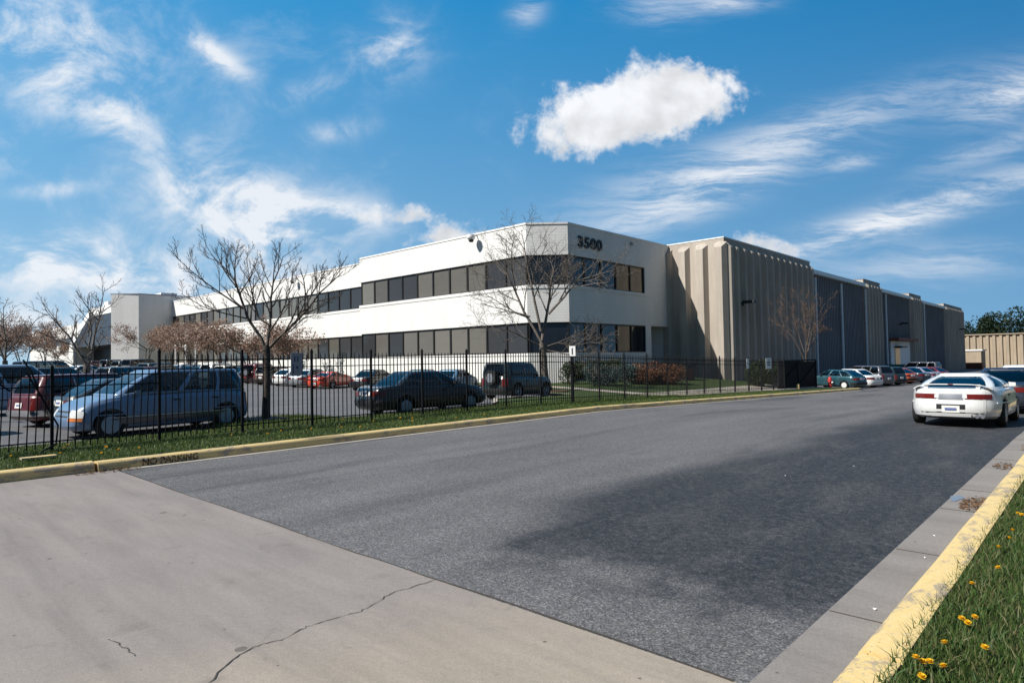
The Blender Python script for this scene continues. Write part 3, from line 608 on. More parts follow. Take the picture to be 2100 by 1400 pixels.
KINDS={
 'sedan':dict(L=4.6,W=1.74,H=1.38,zs=[(-2.3,.86),(-1.9,.93),(-1.2,.92),(1.2,.90),(1.9,.78),(2.3,.66)],gb=(-1.62,1.12),rf=(-.95,.38),wb=.80,wr=.60,zg=.92,wh=.30,ax=(-1.32,1.36),sp=[.30,.66],n=4.2),
 'coupe':dict(L=4.55,W=1.84,H=1.23,zs=[(-2.28,.84),(-1.9,.90),(-1.0,.88),(1.1,.86),(1.9,.72),(2.28,.58)],gb=(-1.75,1.02),rf=(-.70,.12),wb=.82,wr=.50,zg=.885,wh=.32,ax=(-1.22,1.25),sp=[.36],n=2.7,rnd=1.9),
 'hatch':dict(L=4.2,W=1.68,H=1.36,zs=[(-2.1,.88),(-1.7,.92),(1.0,.88),(1.7,.76),(2.1,.64)],gb=(-1.95,.98),rf=(-1.15,.25),wb=.77,wr=.58,zg=.90,wh=.29,ax=(-1.25,1.22),sp=[.28,.66],n=4.0),
 'wagon':dict(L=4.6,W=1.74,H=1.50,zs=[(-2.3,.90),(-1.9,.94),(1.1,.92),(1.9,.80),(2.3,.68)],gb=(-2.2,1.05),rf=(-1.95,.35),wb=.80,wr=.63,zg=.94,wh=.30,ax=(-1.35,1.36),sp=[.28,.60],n=4.8),
 'minivan':dict(L=4.45,W=1.83,H=1.61,zs=[(-2.22,.98),(-1.9,1.0),(.8,.97),(1.3,.94),(1.9,.82),(2.22,.66)],gb=(-2.12,1.36),rf=(-1.88,.42),wb=.85,wr=.70,zg=1.0,wh=.32,ax=(-1.40,1.45),sp=[.235,.56],n=4.6),
 'suv':dict(L=3.95,W=1.70,H=1.70,zs=[(-1.95,1.0),(-1.6,1.03),(.7,1.02),(1.5,.96),(1.95,.84)],gb=(-1.85,.82),rf=(-1.72,.35),wb=.79,wr=.68,zg=1.03,wh=.36,ax=(-1.12,1.22),sp=[.52],n=6.),
 'van':dict(L=4.9,W=1.90,H=1.85,zs=[(-2.45,1.05),(1.3,1.05),(1.9,.98),(2.45,.80)],gb=(-2.35,1.55),rf=(-2.2,.85),wb=.88,wr=.76,zg=1.08,wh=.34,ax=(-1.5,1.5),sp=[.25,.6],n=6.),
}
def build_car(kind,pcol,hub='rim',trim='body',tail='wide',wheel_on=True):
    K=KINDS[kind]; L,W,H=K['L'],K['W'],K['H']; w2=W/2; zsill=.20; n0=K['n']+1.5
    root=empty('parked_car',(0,0,0))
    FR=[(0,.90,.16,.13),(.08,.965,.06,.05),(.28,1.0,.0,.0),(.50,1.0,.01,.0),(.62,.992,.035,.02),(.80,.985,.07,.03),(.93,.965,.12,.05),(1.,.925,.18,.09)]
    def B(i,fr):
        wf=pl(fr,[(q_[0],q_[1]) for q_ in FR]); df=pl(fr,[(q_[0],q_[2]) for q_ in FR]); dd=pl(fr,[(q_[0],q_[3]) for q_ in FR])
        x,y=ring_xy(i,w2*wf,-L/2+dd,L/2-df,n0); z=zsill+(pl(y,K['zs'])-zsill)*fr; return Vector((x,y,z))
    def Bz(i,z):
        y=B(i,.5).y; return B(i,(z-zsill)/(pl(y,K['zs'])-zsill))
    zt=H-.05
    def G(i,t):
        w_=K['wb']+(K['wr']-K['wb'])*t**K.get('rnd',1.2)+.035*math.sin(PI*t); yr=K['gb'][0]+(K['rf'][0]-K['gb'][0])*t-.05*math.sin(PI*t); yf=K['gb'][1]+(K['rf'][1]-K['gb'][1])*t+.05*math.sin(PI*t)
        x,y=ring_xy(i,w_,yr,yf,n0+1); return Vector((x,y,K['zg']+(zt-K['zg'])*t-.02*(1-t)*(abs(y)>1)))
    # body shell (closed), wheel arches cut out
    b=MB(); rings=[]
    base=[B(i,0) for i in range(NR)]
    rings.append([Vector((p.x*.8,p.y*.9,zsill-.02)) for p in base])
    for fr in [0,.08,.18,.28,.40,.50,.62,.72,.80,.88,.94,.975,1.]: rings.append([B(i,fr) for i in range(NR)])
    top=rings[-1]; gb0=[G(i,0) for i in range(NR)]
    for s_ in (.05,.2,.4,.6,.8,1.):
        rings.append([Vector((t_.x+(g_.x-t_.x)*s_,t_.y+(g_.y-t_.y)*s_,t_.z+(K['zg']-.02-t_.z)*s_+.035*math.sin(PI*min(1,s_))**.7*(1 if abs(t_.y)>1. else .3))) for t_,g_ in zip(top,gb0)])
    for rg in rings: b.v.extend([tuple(p_) for p_ in rg])
    m=len(rings)
    b.f=[(j*NR+i,j*NR+(i+1)%NR,(j+1)*NR+(i+1)%NR,(j+1)*NR+i) for j in range(m-1) for i in range(NR)]+[tuple(range(NR-1,-1,-1)),tuple((m-1)*NR+i for i in range(NR))]; b.m=[0]*len(b.f)
    body=b.build('body',M[pcol],root)
    cut=MB()
    for ay in K['ax']:
        for sx in (-1,1): cut.lathe([(K['wh']*1.20,-.13),(K['wh']*1.20,.13)],24,'x',(sx*(w2-.05),ay,K['wh']))
    co_=cut.build('cutter',M['black_trim']); md=body.modifiers.new('arch','BOOLEAN'); md.object=co_; md.operation='DIFFERENCE'; md.solver='EXACT'
    bpy.context.view_layer.update(); dg=bpy.context.evaluated_depsgraph_get(); me=bpy.data.meshes.new_from_object(body.evaluated_get(dg)); body.modifiers.clear(); body.data=me; me.name='body'; bpy.data.objects.remove(co_)
    me.shade_smooth(); me.set_sharp_from_angle(angle=R(32))
    def shell(name,fn,i0,i1,ni,k0,k1,nk,off,mat,parent=root,thick=.012,smooth=40):
        P=[]
        for a_ in range(nk+1):
            row=[]
            for c_ in range(ni+1):
                i=i0+(i1-i0)*c_/ni; k=k0+(k1-k0)*a_/nk
                p0=fn(i,k); tx=fn(i+.3,k)-fn(i-.3,k); tk=fn(i,min(k+.03,1.5))-fn(i,k-.03); nn=tx.cross(tk)
                nn=nn.normalized() if nn.length>1e-9 else Vector((0,0,1)); row.append((p0,nn))
            P.append(row)
        bb_=MB(); W_=ni+1
        for o_ in (off,off-thick): bb_.v.extend([tuple(p_+n_*o_) for row in P for p_,n_ in row])
        N_=W_*(nk+1); f=[(a_*W_+c_,a_*W_+c_+1,(a_+1)*W_+c_+1,(a_+1)*W_+c_) for a_ in range(nk) for c_ in range(ni)]
        bk=[tuple(N_+x_ for x_ in reversed(fc)) for fc in f]; ed=[c_ for c_ in range(W_)]+[a_*W_+W_-1 for a_ in range(1,nk+1)]+[nk*W_+c_ for c_ in range(W_-2,-1,-1)]+[a_*W_ for a_ in range(nk-1,0,-1)]
        sd_=[(ed[(x_+1)%len(ed)],ed[x_],N_+ed[x_],N_+ed[(x_+1)%len(ed)]) for x_ in range(len(ed))]
        bb_.f=f+bk+sd_; bb_.m=[0]*len(bb_.f); return bb_.build(name,mat,parent,smooth=smooth)
    # cabin: pillars + roof with window holes, panes fill the holes
    ts=[0,.10,.32,.55,.78,.92,1.]; rg=[[G(i,t_) for i in range(NR)] for t_ in ts]
    rg.append([Vector((p_.x*.93,(p_.y-(K['rf'][0]+K['rf'][1])/2)*.93+(K['rf'][0]+K['rf'][1])/2,H-.012)) for p_ in rg[-1]]); rg.append([Vector((p_.x*.5,(p_.y-(K['rf'][0]+K['rf'][1])/2)*.5+(K['rf'][0]+K['rf'][1])/2,H)) for p_ in rg[-2]])
    cuts=[0.]+K['sp']+[1.]; i_lo,i_hi=2.,NS-2.
    spans=[]
    for s0_,s1_ in zip(cuts[:-1],cuts[1:]):
        a0_=i_lo+(i_hi-i_lo)*s0_; a1_=i_lo+(i_hi-i_lo)*s1_; g0=0 if s0_==0 else .75; g1=0 if s1_==1 else .75
        spans.append((int(round(a0_+g0)),int(round(a1_-g1))))
    hole=set(); 
    for a0_,a1_ in spans:
        for k in range(a0_,a1_): hole.add(k); hole.add(NS+NE+(NS-1-k)-1)
    fI=(NS,NS+NE-1); rI=(2*NS+NE,2*NS+2*NE-1)
    for k in range(*fI): hole.add(k)
    for k in range(*rI): hole.add(k)
    b=MB(); b.v=[tuple(p_) for r_ in rg for p_ in r_]; b.f=[]
    for j in range(len(rg)-1):
        for i in range(NR):
            if 1<=j<=4 and i in hole: continue
            b.f.append((j*NR+i,j*NR+(i+1)%NR,(j+1)*NR+(i+1)%NR,(j+1)*NR+i))
    b.f.append(tuple((len(rg)-1)*NR+i for i in range(NR))); b.m=[0]*len(b.f)
    rf_=b.build('roof',M[pcol],root,smooth=40); md=rf_.modifiers.new('s','SOLIDIFY'); md.thickness=.03; md.offset=-1
    gm=M['car_glass']
    shell('windshield',G,fI[0],fI[1],11,.10,.92,6,-.006,gm); shell('rear_window',G,rI[0],rI[1],11,.10,.92,6,-.006,gm)
    for a0_,a1_ in spans:
        shell('side_window',G,a0_,a1_,max(2,a1_-a0_),.10,.92,5,-.006,gm); shell('side_window',G,NS+NE+NS-1-a1_,NS+NE+NS-1-a0_,max(2,a1_-a0_),.10,.92,5,-.006,gm)
    # interior seats and floor
    b=MB(); zi=K['zg']-.015; gy0,gy1=K['gb']
    b.box(-K['wb']+.08,K['wb']-.08,gy0+.12,gy1-.25,zi,zi+.012)
    rows=[gy1-1.25]+([] if kind in('coupe','hatch','suv') else [gy1-2.15])+([gy1-3.0] if kind in('minivan','van') else [])
    for yy in rows:
        for sx in (-.36,.36):
            b.add([(sx-.24,yy,zi),(sx+.24,yy,zi),(sx+.24,yy+.12,zi),(sx-.24,yy+.12,zi),(sx-.2,yy-.09,zi+.16),(sx+.2,yy-.09,zi+.16),(sx+.2,yy,zi+.16),(sx-.2,yy,zi+.16)],[(4,5,6,7),(0,1,5,4),(1,2,6,5),(2,3,7,6),(3,0,4,7)]); b.box(sx-.11,sx+.11,yy-.08,yy-.01,zi+.18,zi+.30)
    b.build('seats',M['seat'],root)
    zr=pl(-L/2,K['zs']); zf=pl(L/2,K['zs'])
    # bumpers
    bm=M['black_trim'] if trim=='black' else M['chrome'] if trim=='chrome' else M[pcol]
    if trim!='body':
        shell('rear_bumper',Bz,I_REAR(-.7)-4,I_REAR(.7)+4,19,.34,.50,2,.035,bm,thick=.06); shell('front_bumper',Bz,I_FRONT(.7)-4,I_FRONT(-.7)+4,19,.34,.48,2,.035,bm,thick=.06)
    shell('lower_trim',Bz,8.,NS-9.,14,.205,.30,1,.006,M['black_trim']); shell('lower_trim',Bz,NS+NE+8.,NS+NE+NS-9.,14,.205,.30,1,.006,M['black_trim'])
    shell('side_moulding',Bz,3.,NS-4.,20,.545,.575,1,.014,M['black_trim'] if trim!='body' else M[pcol]); shell('side_moulding',Bz,NS+NE+3.,NS+NE+NS-4.,20,.545,.575,1,.014,M['black_trim'] if trim!='body' else M[pcol])
    # lamps
    if tail=='wide':
        z0_,z1_=(zr-.20,zr-.09) if kind=='coupe' else (zr-.22,zr-.08)
        shell('taillight',Bz,I_REAR(-.7)-2.6,I_REAR(-.30),8,z0_,z1_,2,.010,M['red_lens']); shell('taillight',Bz,I_REAR(.30),I_REAR(.7)+2.6,8,z0_,z1_,2,.010,M['red_lens'])
        shell('reversing_lamp',Bz,I_REAR(-.34),I_REAR(-.25),2,z0_+.02,z1_-.01,1,.013,M['clear_lens']); shell('reversing_lamp',Bz,I_REAR(.25),I_REAR(.34),2,z0_+.02,z1_-.01,1,.013,M['clear_lens'])
    else:
        z0_,z1_=zr-.40,zr-.06
        shell('taillight',Bz,I_REAR(-.7)-1.8,I_REAR(-.62),4,z0_,z1_,3,.012,M['red_lens']); shell('taillight',Bz,I_REAR(.62),I_REAR(.7)+1.8,4,z0_,z1_,3,.012,M['red_lens'])
    shell('headlight',Bz,I_FRONT(.7)-2.0,I_FRONT(.46),5,zf-.15,zf-.02,2,.010,M['clear_lens']); shell('headlight',Bz,I_FRONT(-.46),I_FRONT(-.7)+2.0,5,zf-.15,zf-.02,2,.010,M['clear_lens'])
    shell('indicator',Bz,I_FRONT(.7)-2.0,I_FRONT(.5),5,zf-.22,zf-.155,1,.010,M['amber_lens']); shell('indicator',Bz,I_FRONT(-.5),I_FRONT(-.7)+2.0,5,zf-.22,zf-.155,1,.010,M['amber_lens'])
    shell('grille',Bz,I_FRONT(.42),I_FRONT(-.42),6,zf-.15,zf-.04,1,.004,M['black_trim'])
    zp=.56 if kind not in('suv','van') else .70
    if kind=='coupe': zp=.345
    if tail=='wide' and kind in('sedan','hatch'): zp=zr-.215
    pl_=shell('licence_plate',Bz,I_REAR(-.185),I_REAR(.185),4,zp,zp+.15,1,.016,M['plate']); shell('plate_text',Bz,I_REAR(-.12),I_REAR(.12),4,zp+.05,zp+.10,1,.021,M['plate_blue'],parent=pl_,thick=.004)
    for sp_ in [.02]+K['sp']+([.97] if kind in('coupe','suv') else [.93]):
        yk=G(i_lo+(i_hi-i_lo)*sp_,0).y; ib=((yk/(L/2))+.96)/1.92*(NS-1)
        for i_ in (ib,2*NS+NE-1-ib): shell('door_seam',Bz,i_-.075,i_+.075,1,.32,K['zg']-.05,5,.002,M['black_trim'])
    # door handles, mirrors
    for sx in (-1,1):
        for sp_ in K['sp']:
            k=i_lo+(i_hi-i_lo)*sp_; yy=G(k,0).y; p_=Bz(k,K['zg']-.16); MB().box(sx*abs(p_.x)-.015,sx*abs(p_.x)+.02,yy-.02,yy+.15,K['zg']-.18,K['zg']-.145).build('door_handle',M['black_trim'],root)
        ym=G(NS-4,.05).y-.12; xm=K['wb']+.07; mb=MB(); x0_,x1_=sorted((sx*(xm-.09),sx*(xm+.05)))
        mb.add([(x0_,ym-.06,K['zg']+.01),(x1_,ym-.06,K['zg']+.02),(x1_,ym+.05,K['zg']+.04),(x0_,ym+.08,K['zg']+.02),(x0_,ym-.06,K['zg']+.12),(x1_,ym-.06,K['zg']+.105),(x1_,ym+.03,K['zg']+.09),(x0_,ym+.05,K['zg']+.10)],[(3,2,1,0),(4,5,6,7),(0,1,5,4),(1,2,6,5),(2,3,7,6),(3,0,4,7)]); mb.build('side_mirror',M[pcol] if trim=='body' else M['black_trim'],root)
    # wheels
    wr=K['wh']; tw=.20
    ty=MB(); ty.lathe([(wr*.60,-tw/2+.01),(wr*.93,-tw/2),(wr,-tw/2+.03),(wr,tw/2-.03),(wr*.93,tw/2),(wr*.60,tw/2-.01)],28,'x'); tm=ty.build('wheel',M['tyre'],root,smooth=40)
    rb=MB(); rb.lathe([(wr*.66,tw/2-.02),(wr*.66,tw/2+.004),(wr*.58,tw/2+.010),(wr*.45,tw/2+.006),(wr*.2,tw/2+.016),(.001,tw/2+.018)] if hub!='rim' else [(wr*.62,tw/2-.03),(wr*.62,tw/2-.002),(wr*.54,tw/2-.004),(wr*.50,tw/2-.03),(wr*.2,tw/2-.012),(wr*.16,tw/2-.002),(.001,tw/2)],28,'x')
    if hub=='rim':
        for k in range(5):
            t_=2*PI*k/5; c_,s_=math.cos(t_),math.sin(t_); e=wr*.09
            rb.add([(tw/2-.028,c_*wr*.12-s_*e,s_*wr*.12+c_*e),(tw/2-.028,c_*wr*.12+s_*e,s_*wr*.12-c_*e),(tw/2+.0,c_*wr*.56+s_*e*.7,s_*wr*.56-c_*e*.7),(tw/2+.0,c_*wr*.56-s_*e*.7,s_*wr*.56+c_*e*.7),(tw/2+.004,c_*wr*.12,s_*wr*.12),(tw/2+.004,c_*wr*.56,s_*wr*.56)],[(0,3,5,4),(4,5,2,1),(0,4,1),(3,2,5)])
    rm=rb.build('rim',M[hub],tm,smooth=35)
    fst=True
    for ay in K['ax']:
        for sx in (1,-1):
            if fst: t_=tm; fst=False
            else:
                t_=tm.copy(); COL.objects.link(t_); r2=rm.copy(); COL.objects.link(r2); r2.parent=t_
            t_.location=(sx*(w2-.10-.012),ay,wr); t_.rotation_euler=(0,0,0 if sx>0 else PI)
    root['_shell']=1; del root['_shell']
    return root,dict(B=B,Bz=Bz,G=G,shell=shell,K=K,root=root,zr=zr)
PROTO={}
def recolor(root,old,new):
    if old==new: return
    for ch in root.children_recursive:
        for s_ in ch.material_slots:
            if s_.material is M[old]: s_.link='OBJECT'; s_.material=M[new]
def put_car(kind,col,x,y,hd,label,group=None,cat='car',trim='body',hub='rim',tail='wide',name='parked_car',dz=0.):
    key=(kind,trim,hub,tail)
    if key not in PROTO:
        root,api=build_car(kind,'p_'+col,hub,trim,tail); PROTO[key]=(root,col); new=root
    else:
        src,oc=PROTO[key]; new=copy_tree(src)
        for ch in new.children_recursive:
            for s_ in ch.material_slots:
                if s_.link=='OBJECT': s_.link='DATA'
        recolor(new,'p_'+oc,'p_'+col); api=None
    new.name=name; tag(new,label,cat,group)
    a_=R(hd); f=Vector((-math.sin(a_),math.cos(a_))); s_=Vector((math.cos(a_),math.sin(a_))); K=KINDS[kind]
    hz=[h(x+f.x*K['ax'][j]+s_.x*k*.7,y+f.y*K['ax'][j]+s_.y*k*.7) for j in (0,1) for k in (-1,1)]
    pit=math.atan2((hz[2]+hz[3]-hz[0]-hz[1])/2,K['ax'][1]-K['ax'][0]); rol=math.atan2((hz[0]+hz[2]-hz[1]-hz[3])/2,1.4)
    new.location=(x,y,sum(hz)/4+dz+.004); new.rotation_mode='ZXY'; new.rotation_euler=(pit,rol,a_); return new,api

# near row
van,_=put_car('minivan','blue_grey',-18.42,5.95,186,'blue-grey minivan nosed up to the fence left of the forked bare tree',cat='minivan',name='minivan',hub='hub_blue',trim='body',tail='tall')
vs_,vz=_['shell'],_['Bz']
for a0_,a1_ in ((5.5,NS-6.5),(NS+NE+5.5,NS+NE+NS-6.5)):
    vs_('lower_cladding',vz,a0_,a1_,24,.215,.47,2,.008,M['p_grey'],parent=van); vs_('pinstripe',vz,3.,3.,1,.5,.51,1,.01,M['p_cream'],parent=van) if False else vs_('pinstripe',vz,a0_,a1_,24,.475,.492,1,.010,M['p_cream'],parent=van)
blk,_=put_car('sedan','black',-17.0,13.75,-2,'black sedan with red tail lamps just behind the fence, right of the forked bare tree',name='sedan',hub='hub_blue',trim='black')
suv,api=put_car('suv','green_black',-20.75,22.5,7,'dark green off-road car with spare wheel on its back beside the big bare tree',cat='off-roader',name='off_roader',trim='black',tail='tall')
sp=MB(); wr=.34; sp.lathe([(wr*.6,-.09),(wr*.93,-.1),(wr,-.07),(wr,.07),(wr*.93,.1),(wr*.6,.09)],26,'y',(0,-2.07,.98)); sw=sp.build('spare_wheel',M['tyre'],suv,smooth=40); MB().lathe([(wr*.62,-.105),(wr*.5,-.09),(wr*.2,-.1),(.01,-.105)],22,'y',(0,-2.07,.98)).build('rim',M['rim'],sw,smooth=40)
cp,ap=put_car('coupe','white',-2.72,19.75,0,'white sports coupe with rear spoiler parked at the right-hand kerb',cat='sports car',name='sports_coupe')
sh,Bz=ap['shell'],ap['Bz']
zr=ap['zr']
sh('centre_panel',Bz,I_REAR(-.26),I_REAR(.26),6,zr-.215,zr-.085,2,.008,M['p_silver'],parent=cp); sh('plate_recess',Bz,I_REAR(-.30),I_REAR(.30),6,.33,.525,2,.004,M['black_trim'],parent=cp); sh('lower_valance',Bz,I_REAR(-.66),I_REAR(.66),10,.21,.34,1,.010,M['black_trim'],parent=cp); sh('valance_lip',Bz,I_REAR(-.42),I_REAR(.42),8,.26,.325,1,.024,M['p_white'],parent=cp)
b=MB(); prof=[]
for k in range(17):
    t=-1+2*k/16; prof.append((t*.76,-2.20+.16*t*t+.0,0.975-.11*abs(t)**5))
for i,(x,y,z) in enumerate(prof): b.v+=[(x,y-.02,z-.010),(x,y+.15,z-.014),(x,y+.15,z+.006),(x,y-.02,z+.012)]
b.f=[(i*4+k,i*4+(k+1)%4,i*4+4+(k+1)%4,i*4+4+k) for i in range(16) for k in range(4)]+[(3,2,1,0),(64,65,66,67)]; b.m=[0]*len(b.f); spo=b.build('spoiler',M['p_white'],cp,smooth=40)
for x in (-.5,.5): MB().box(x-.04,x+.04,-2.12,-2.04,.84,.975).build('spoiler_mount',M['p_white'],spo)
MB().box(-.05,.05,-2.225,-2.19,.962,.985).build('brake_lamp',M['red_lens'],spo)
for x in (.50,.60): MB().lathe([(.035,-.10),(.042,-.10),(.042,.05),(.03,.05)],14,'y',(x,-2.26,.27)).build('exhaust_tip',M['chrome'],cp,smooth=40)
put_car('sedan','navy',-2.45,26.2,0,'dark blue car parked at the kerb ahead of the white sports coupe',hub='rim',trim='body')
put_car('wagon','white',-2.5,33.0,0,'white estate car farthest along the right-hand kerb',cat='estate car',trim='black',tail='tall')
# left group beyond the minivan
put_car('hatch','black',-21.15,6.3,10,'low black hatchback with wide rear glass beside the blue-grey minivan',trim='black',hub='hub_blue')
put_car('wagon','maroon',-23.5,5.9,18,'maroon estate car with chrome bumper beyond the low black hatchback',trim='chrome',hub='rim',tail='tall',cat='estate car')
put_car('van','pale_blue',-30.3,4.4,5,'pale blue passenger van with dark windows at the left edge behind the maroon estate',trim='chrome',hub='rim',tail='tall',cat='van',name='passenger_van',dz=0)
put_car('hatch','white',-21.6,.6,186,'white hatchback nose barely showing at the left edge of the car park',trim='black',hub='hub_blue')
# row in front of the office block
row=[('coupe','red',0,'bright red coupe in the row before the white office block'),('sedan','black',2,'black sedan between the red coupe and the dark teal car in the far row'),('sedan','teal',3.9,'dark teal sedan in the row, half hidden behind the nearer black sedan'),('sedan','silver_blue',5.02,'silver-blue sedan with rounded roof in the row left of the off-road car'),
('sedan','silver',-1,'silver sedan in the row directly left of the bright red coupe'),('hatch','white',-2,'white hatchback seen right of the forked tree trunk in the far row'),('wagon','brown',-3,'brown estate car left of the forked tree trunk in the far row'),('suv','dark_red',-4,'dark red off-road car in the far row above the minivan rear roof'),('hatch','silver_blue',-5,'silver-blue hatchback directly left of the dark red off-road car in the far row'),('wagon','cream',-6,'cream estate car second to the left of the dark red off-road car'),('minivan','white',-7.1,'white minivan standing in the far row above the blue-grey minivan roof'),('hatch','teal',-8.2,'dark teal hatchback beside the white minivan in the far row'),('sedan','black',-9.3,'black sedan two bays left of the white minivan in the far row'),('sedan','silver',-10.4,'silver sedan left of the black sedan in the far row'),('hatch','grey',-11.5,'grey hatchback between the silver and lavender sedans of the far row'),('sedan','lavender',-12.6,'pale lavender sedan in the far row near the stair tower'),('hatch','white',-13.8,'white hatchback nearest the dark vans below the stair tower'),('van','black',-15.2,'black van below the stair tower in the far row'),('minivan','green_black',-17.,'dark green minivan left of the black van in the far row'),('suv','navy',-19,'navy off-road car in front of the glass entrance in the far row'),('wagon','dark_red',-21.2,'dark red estate car at the left end of the far row')]
for kind,col,i,lab in row:
    put_car(kind,col,-43+2.8*i,26+(0 if i<4 else -.2),25,lab,'cars parked in the row before the white office block',trim='black' if kind in('wagon','suv','van') else 'body',hub='hubcap' if kind=='sedan' and col=='silver' else 'rim',tail='tall' if kind in('wagon','suv','van','minivan') else 'wide',cat={'van':'van','minivan':'minivan','suv':'off-roader'}.get(kind,'car'))
for kind,col,x,y,hd,lab in [('suv','black',-41,8.5,20,'black off-road car between the split-trunk tree and the maroon estate'),('minivan','grey',-46.5,13.5,20,'grey minivan beside the split trunk of the tree before the glass entrance'),('wagon','dark_red',-50.5,15.8,20,'dark red estate car just right of the split tree trunk'),('suv','green_black',-54.5,18,20,'dark off-road car seen under the sloping glass of the entrance'),('van','navy',-62,12,20,'dark blue van at the far left edge of the car park'),('sedan','white',-66,15.5,22,'white sedan at the far left behind the bare trees'),('wagon','black',-58,9.5,20,'black estate car at the far left edge of the car park')]:
    put_car(kind,col,x,y,hd,lab,'cars standing at the far left of the car park',trim='black' if kind!='sedan' else 'body',tail='tall' if kind!='sedan' else 'wide',cat='van' if kind=='van' else 'car')
# nose-in row along the warehouse
for kind,col,x,y,hd,lab in [('hatch','teal',-14.75,50.0,72,'dark teal hatchback with white hubcap beside the red fire hydrant'),('sedan','white',-14.6,53.2,66,'white sedan between the teal hatchback and the grey minivan along the warehouse'),('minivan','grey',-14.5,56.4,66,'grey minivan right of the white sedan along the warehouse'),('wagon','green_black',-14.4,59.6,66,'dark green estate car right of the grey minivan along the warehouse'),('hatch','orange',-14.2,63.4,66,'orange-red hatchback in the row along the warehouse'),('sedan','navy',-14.0,67,66,'dark blue sedan right of the orange hatchback along the warehouse'),('sedan','lavender',-13.8,70.6,66,'pale lavender sedan half hidden by the white sports coupe'),('hatch','dark_red',-13.6,74.5,66,'dark red hatchback last in view along the warehouse'),('van','grey',-17.5,92,80,'grey van parked close under the warehouse loading door')]:
    put_car(kind,col,x,y,hd,lab,'cars parked nose-in along the warehouse',trim='black' if kind in('hatch','wagon','van') else 'body',hub='hubcap' if col=='teal' else 'rim',tail='tall' if kind in('wagon','van','minivan') else 'wide',cat={'van':'van','minivan':'minivan'}.get(kind,'car'))
# ------------------------------------------------------------------ fence, gate, signs
XF=-14.9
FN=thing('picket_fence',(XF,16,0),'long black steel picket fence along the verge between road and car park','fence')
PY=[-4.3,-2.5,-.7,1.1,2.95]+[4.85+1.79*i for i in range(21)]
def panel(y0,y1,sag=0.,lean=0.,seed=0):
    b=MB(); rr=random.Random(seed); n=max(2,int(round((y1-y0)/.128)))
    zb0,zb1=gz(y0)+.12,gz(y1)+.12
    for k in range(1,n):
        t=k/n; y=y0+(y1-y0)*t; z=zb0+(zb1-zb0)*t; ln=lean+rr.uniform(-.006,.006); hgt=1.86-sag
        x=XF+rr.uniform(-.004,.004); s_=.0095
        b.add([(x-s_,y-s_,z+.04),(x+s_,y-s_,z+.04),(x+s_,y+s_,z+.04),(x-s_,y+s_,z+.04),(x-s_+.02*sag,y-s_+ln,z+hgt-.07),(x+s_+.02*sag,y-s_+ln,z+hgt-.07),(x+s_+.02*sag,y+s_+ln,z+hgt-.07),(x-s_+.02*sag,y+s_+ln,z+hgt-.07),(x,y+ln,z+hgt)],[(3,2,1,0),(0,1,5,4),(1,2,6,5),(2,3,7,6),(3,0,4,7),(4,5,8),(5,6,8),(6,7,8),(7,4,8)])
    for zz in (.17,1.50-sag,1.70-sag):
        b.add([(XF+dx,y,z+zz+dz) for y,z in((y0,zb0),(y1,zb1)) for dx,dz in((-.012,-.012),(.012,-.012),(.012,.012),(-.012,.012))],[(0,1,5,4),(1,2,6,5),(2,3,7,6),(3,0,4,7)])
    return b.build('picket_panel',M['fence'],FN,world=True)
for i,(a0,a1) in enumerate(zip(PY[:-1],PY[1:])): panel(a0,a1,.28 if a1<4.9 else 0,.05 if a1<4.9 else 0,i)
for y in PY:
    b=MB(); z=gz(y); s_=.026; hh=2.03 if y>4 else 1.72; b.box(XF-s_,XF+s_,y-s_,y+s_,z,z+hh); b.add([(XF-s_,y-s_,z+hh),(XF+s_,y-s_,z+hh),(XF+s_,y+s_,z+hh),(XF-s_,y+s_,z+hh),(XF,y,z+hh+.05)],[(0,1,4),(1,2,4),(2,3,4),(3,0,4)]); b.build('post',M['fence'],FN,world=True)
for pts in ([(XF,2.55,1.62),(XF+.06,2.75,1.2),(XF+.13,3.02,.6),(XF+.18,2.98,.25),(XF+.38,2.72,.15)],[(XF,1.85,1.72),(XF+.05,2.05,1.5),(XF+.05,2.3,1.28)],[(XF,2.5,1.86),(XF+.07,2.62,1.6),(XF+.1,2.72,1.3)]):
    MB().tube(pts,.018,6).build('bent_picket',M['fence'],FN,world=True)
t=thing('board',(-13.6,2.5,.15),'weathered flat board lying on the grass under the bent fence pickets','board'); b=MB(); b.box(-13.68,-13.5,2.25,2.75,.15,.18); b.build('plank',M['kerb'],t,world=True)
GT=thing('sliding_gate',(-15.25,43.5,gz(43)),'black steel sliding gate with diagonal braces overlapping the far end of the fence','gate')
y0,y1=40.6,47.5; zb=lambda y: gz(y)+.2
b=MB(); b.tube([(-15.25,y0,zb(y0)+1.68),(-15.25,y1,zb(y1)+1.86)],.06,6); b.tube([(-15.25,y0,zb(y0)),(-15.25,y1,zb(y1))],.05,6); b.build('frame_rail',M['fence'],GT,world=True)
for y in (y0,44.,y1): MB().box(-15.31,-15.19,y-.06,y+.06,gz(y),zb(y)+1.85).build('post',M['fence'],GT,world=True)
b=MB()
for k in range(60):
    y=y0+(y1-y0)*k/60; b.box(-15.275,-15.225,y-.03,y+.03,zb(y),zb(y)+1.72)
b.build('picket_panel',M['fence'],GT,world=True)
for a0,a1 in ((y0,44.),(44.,y1)): MB().tube([(-15.18,a0,zb(a0)+.1),(-15.18,a1,zb(a1)+1.6)],.03,5).build('brace',M['fence'],GT,world=True)
for y,r_ in ((45.2,.055),): 
    t=thing('bollard',(-14.6,42.1,gz(42)),'small yellow bollard at the foot of the sliding gate','bollard'); MB().lathe([(.09,gz(42)),(.09,gz(42)+.38),(.06,gz(42)+.44),(.001,gz(42)+.46)],12,c=(-14.6,42.1,0)).build('post',M['kerb'],t,world=True)
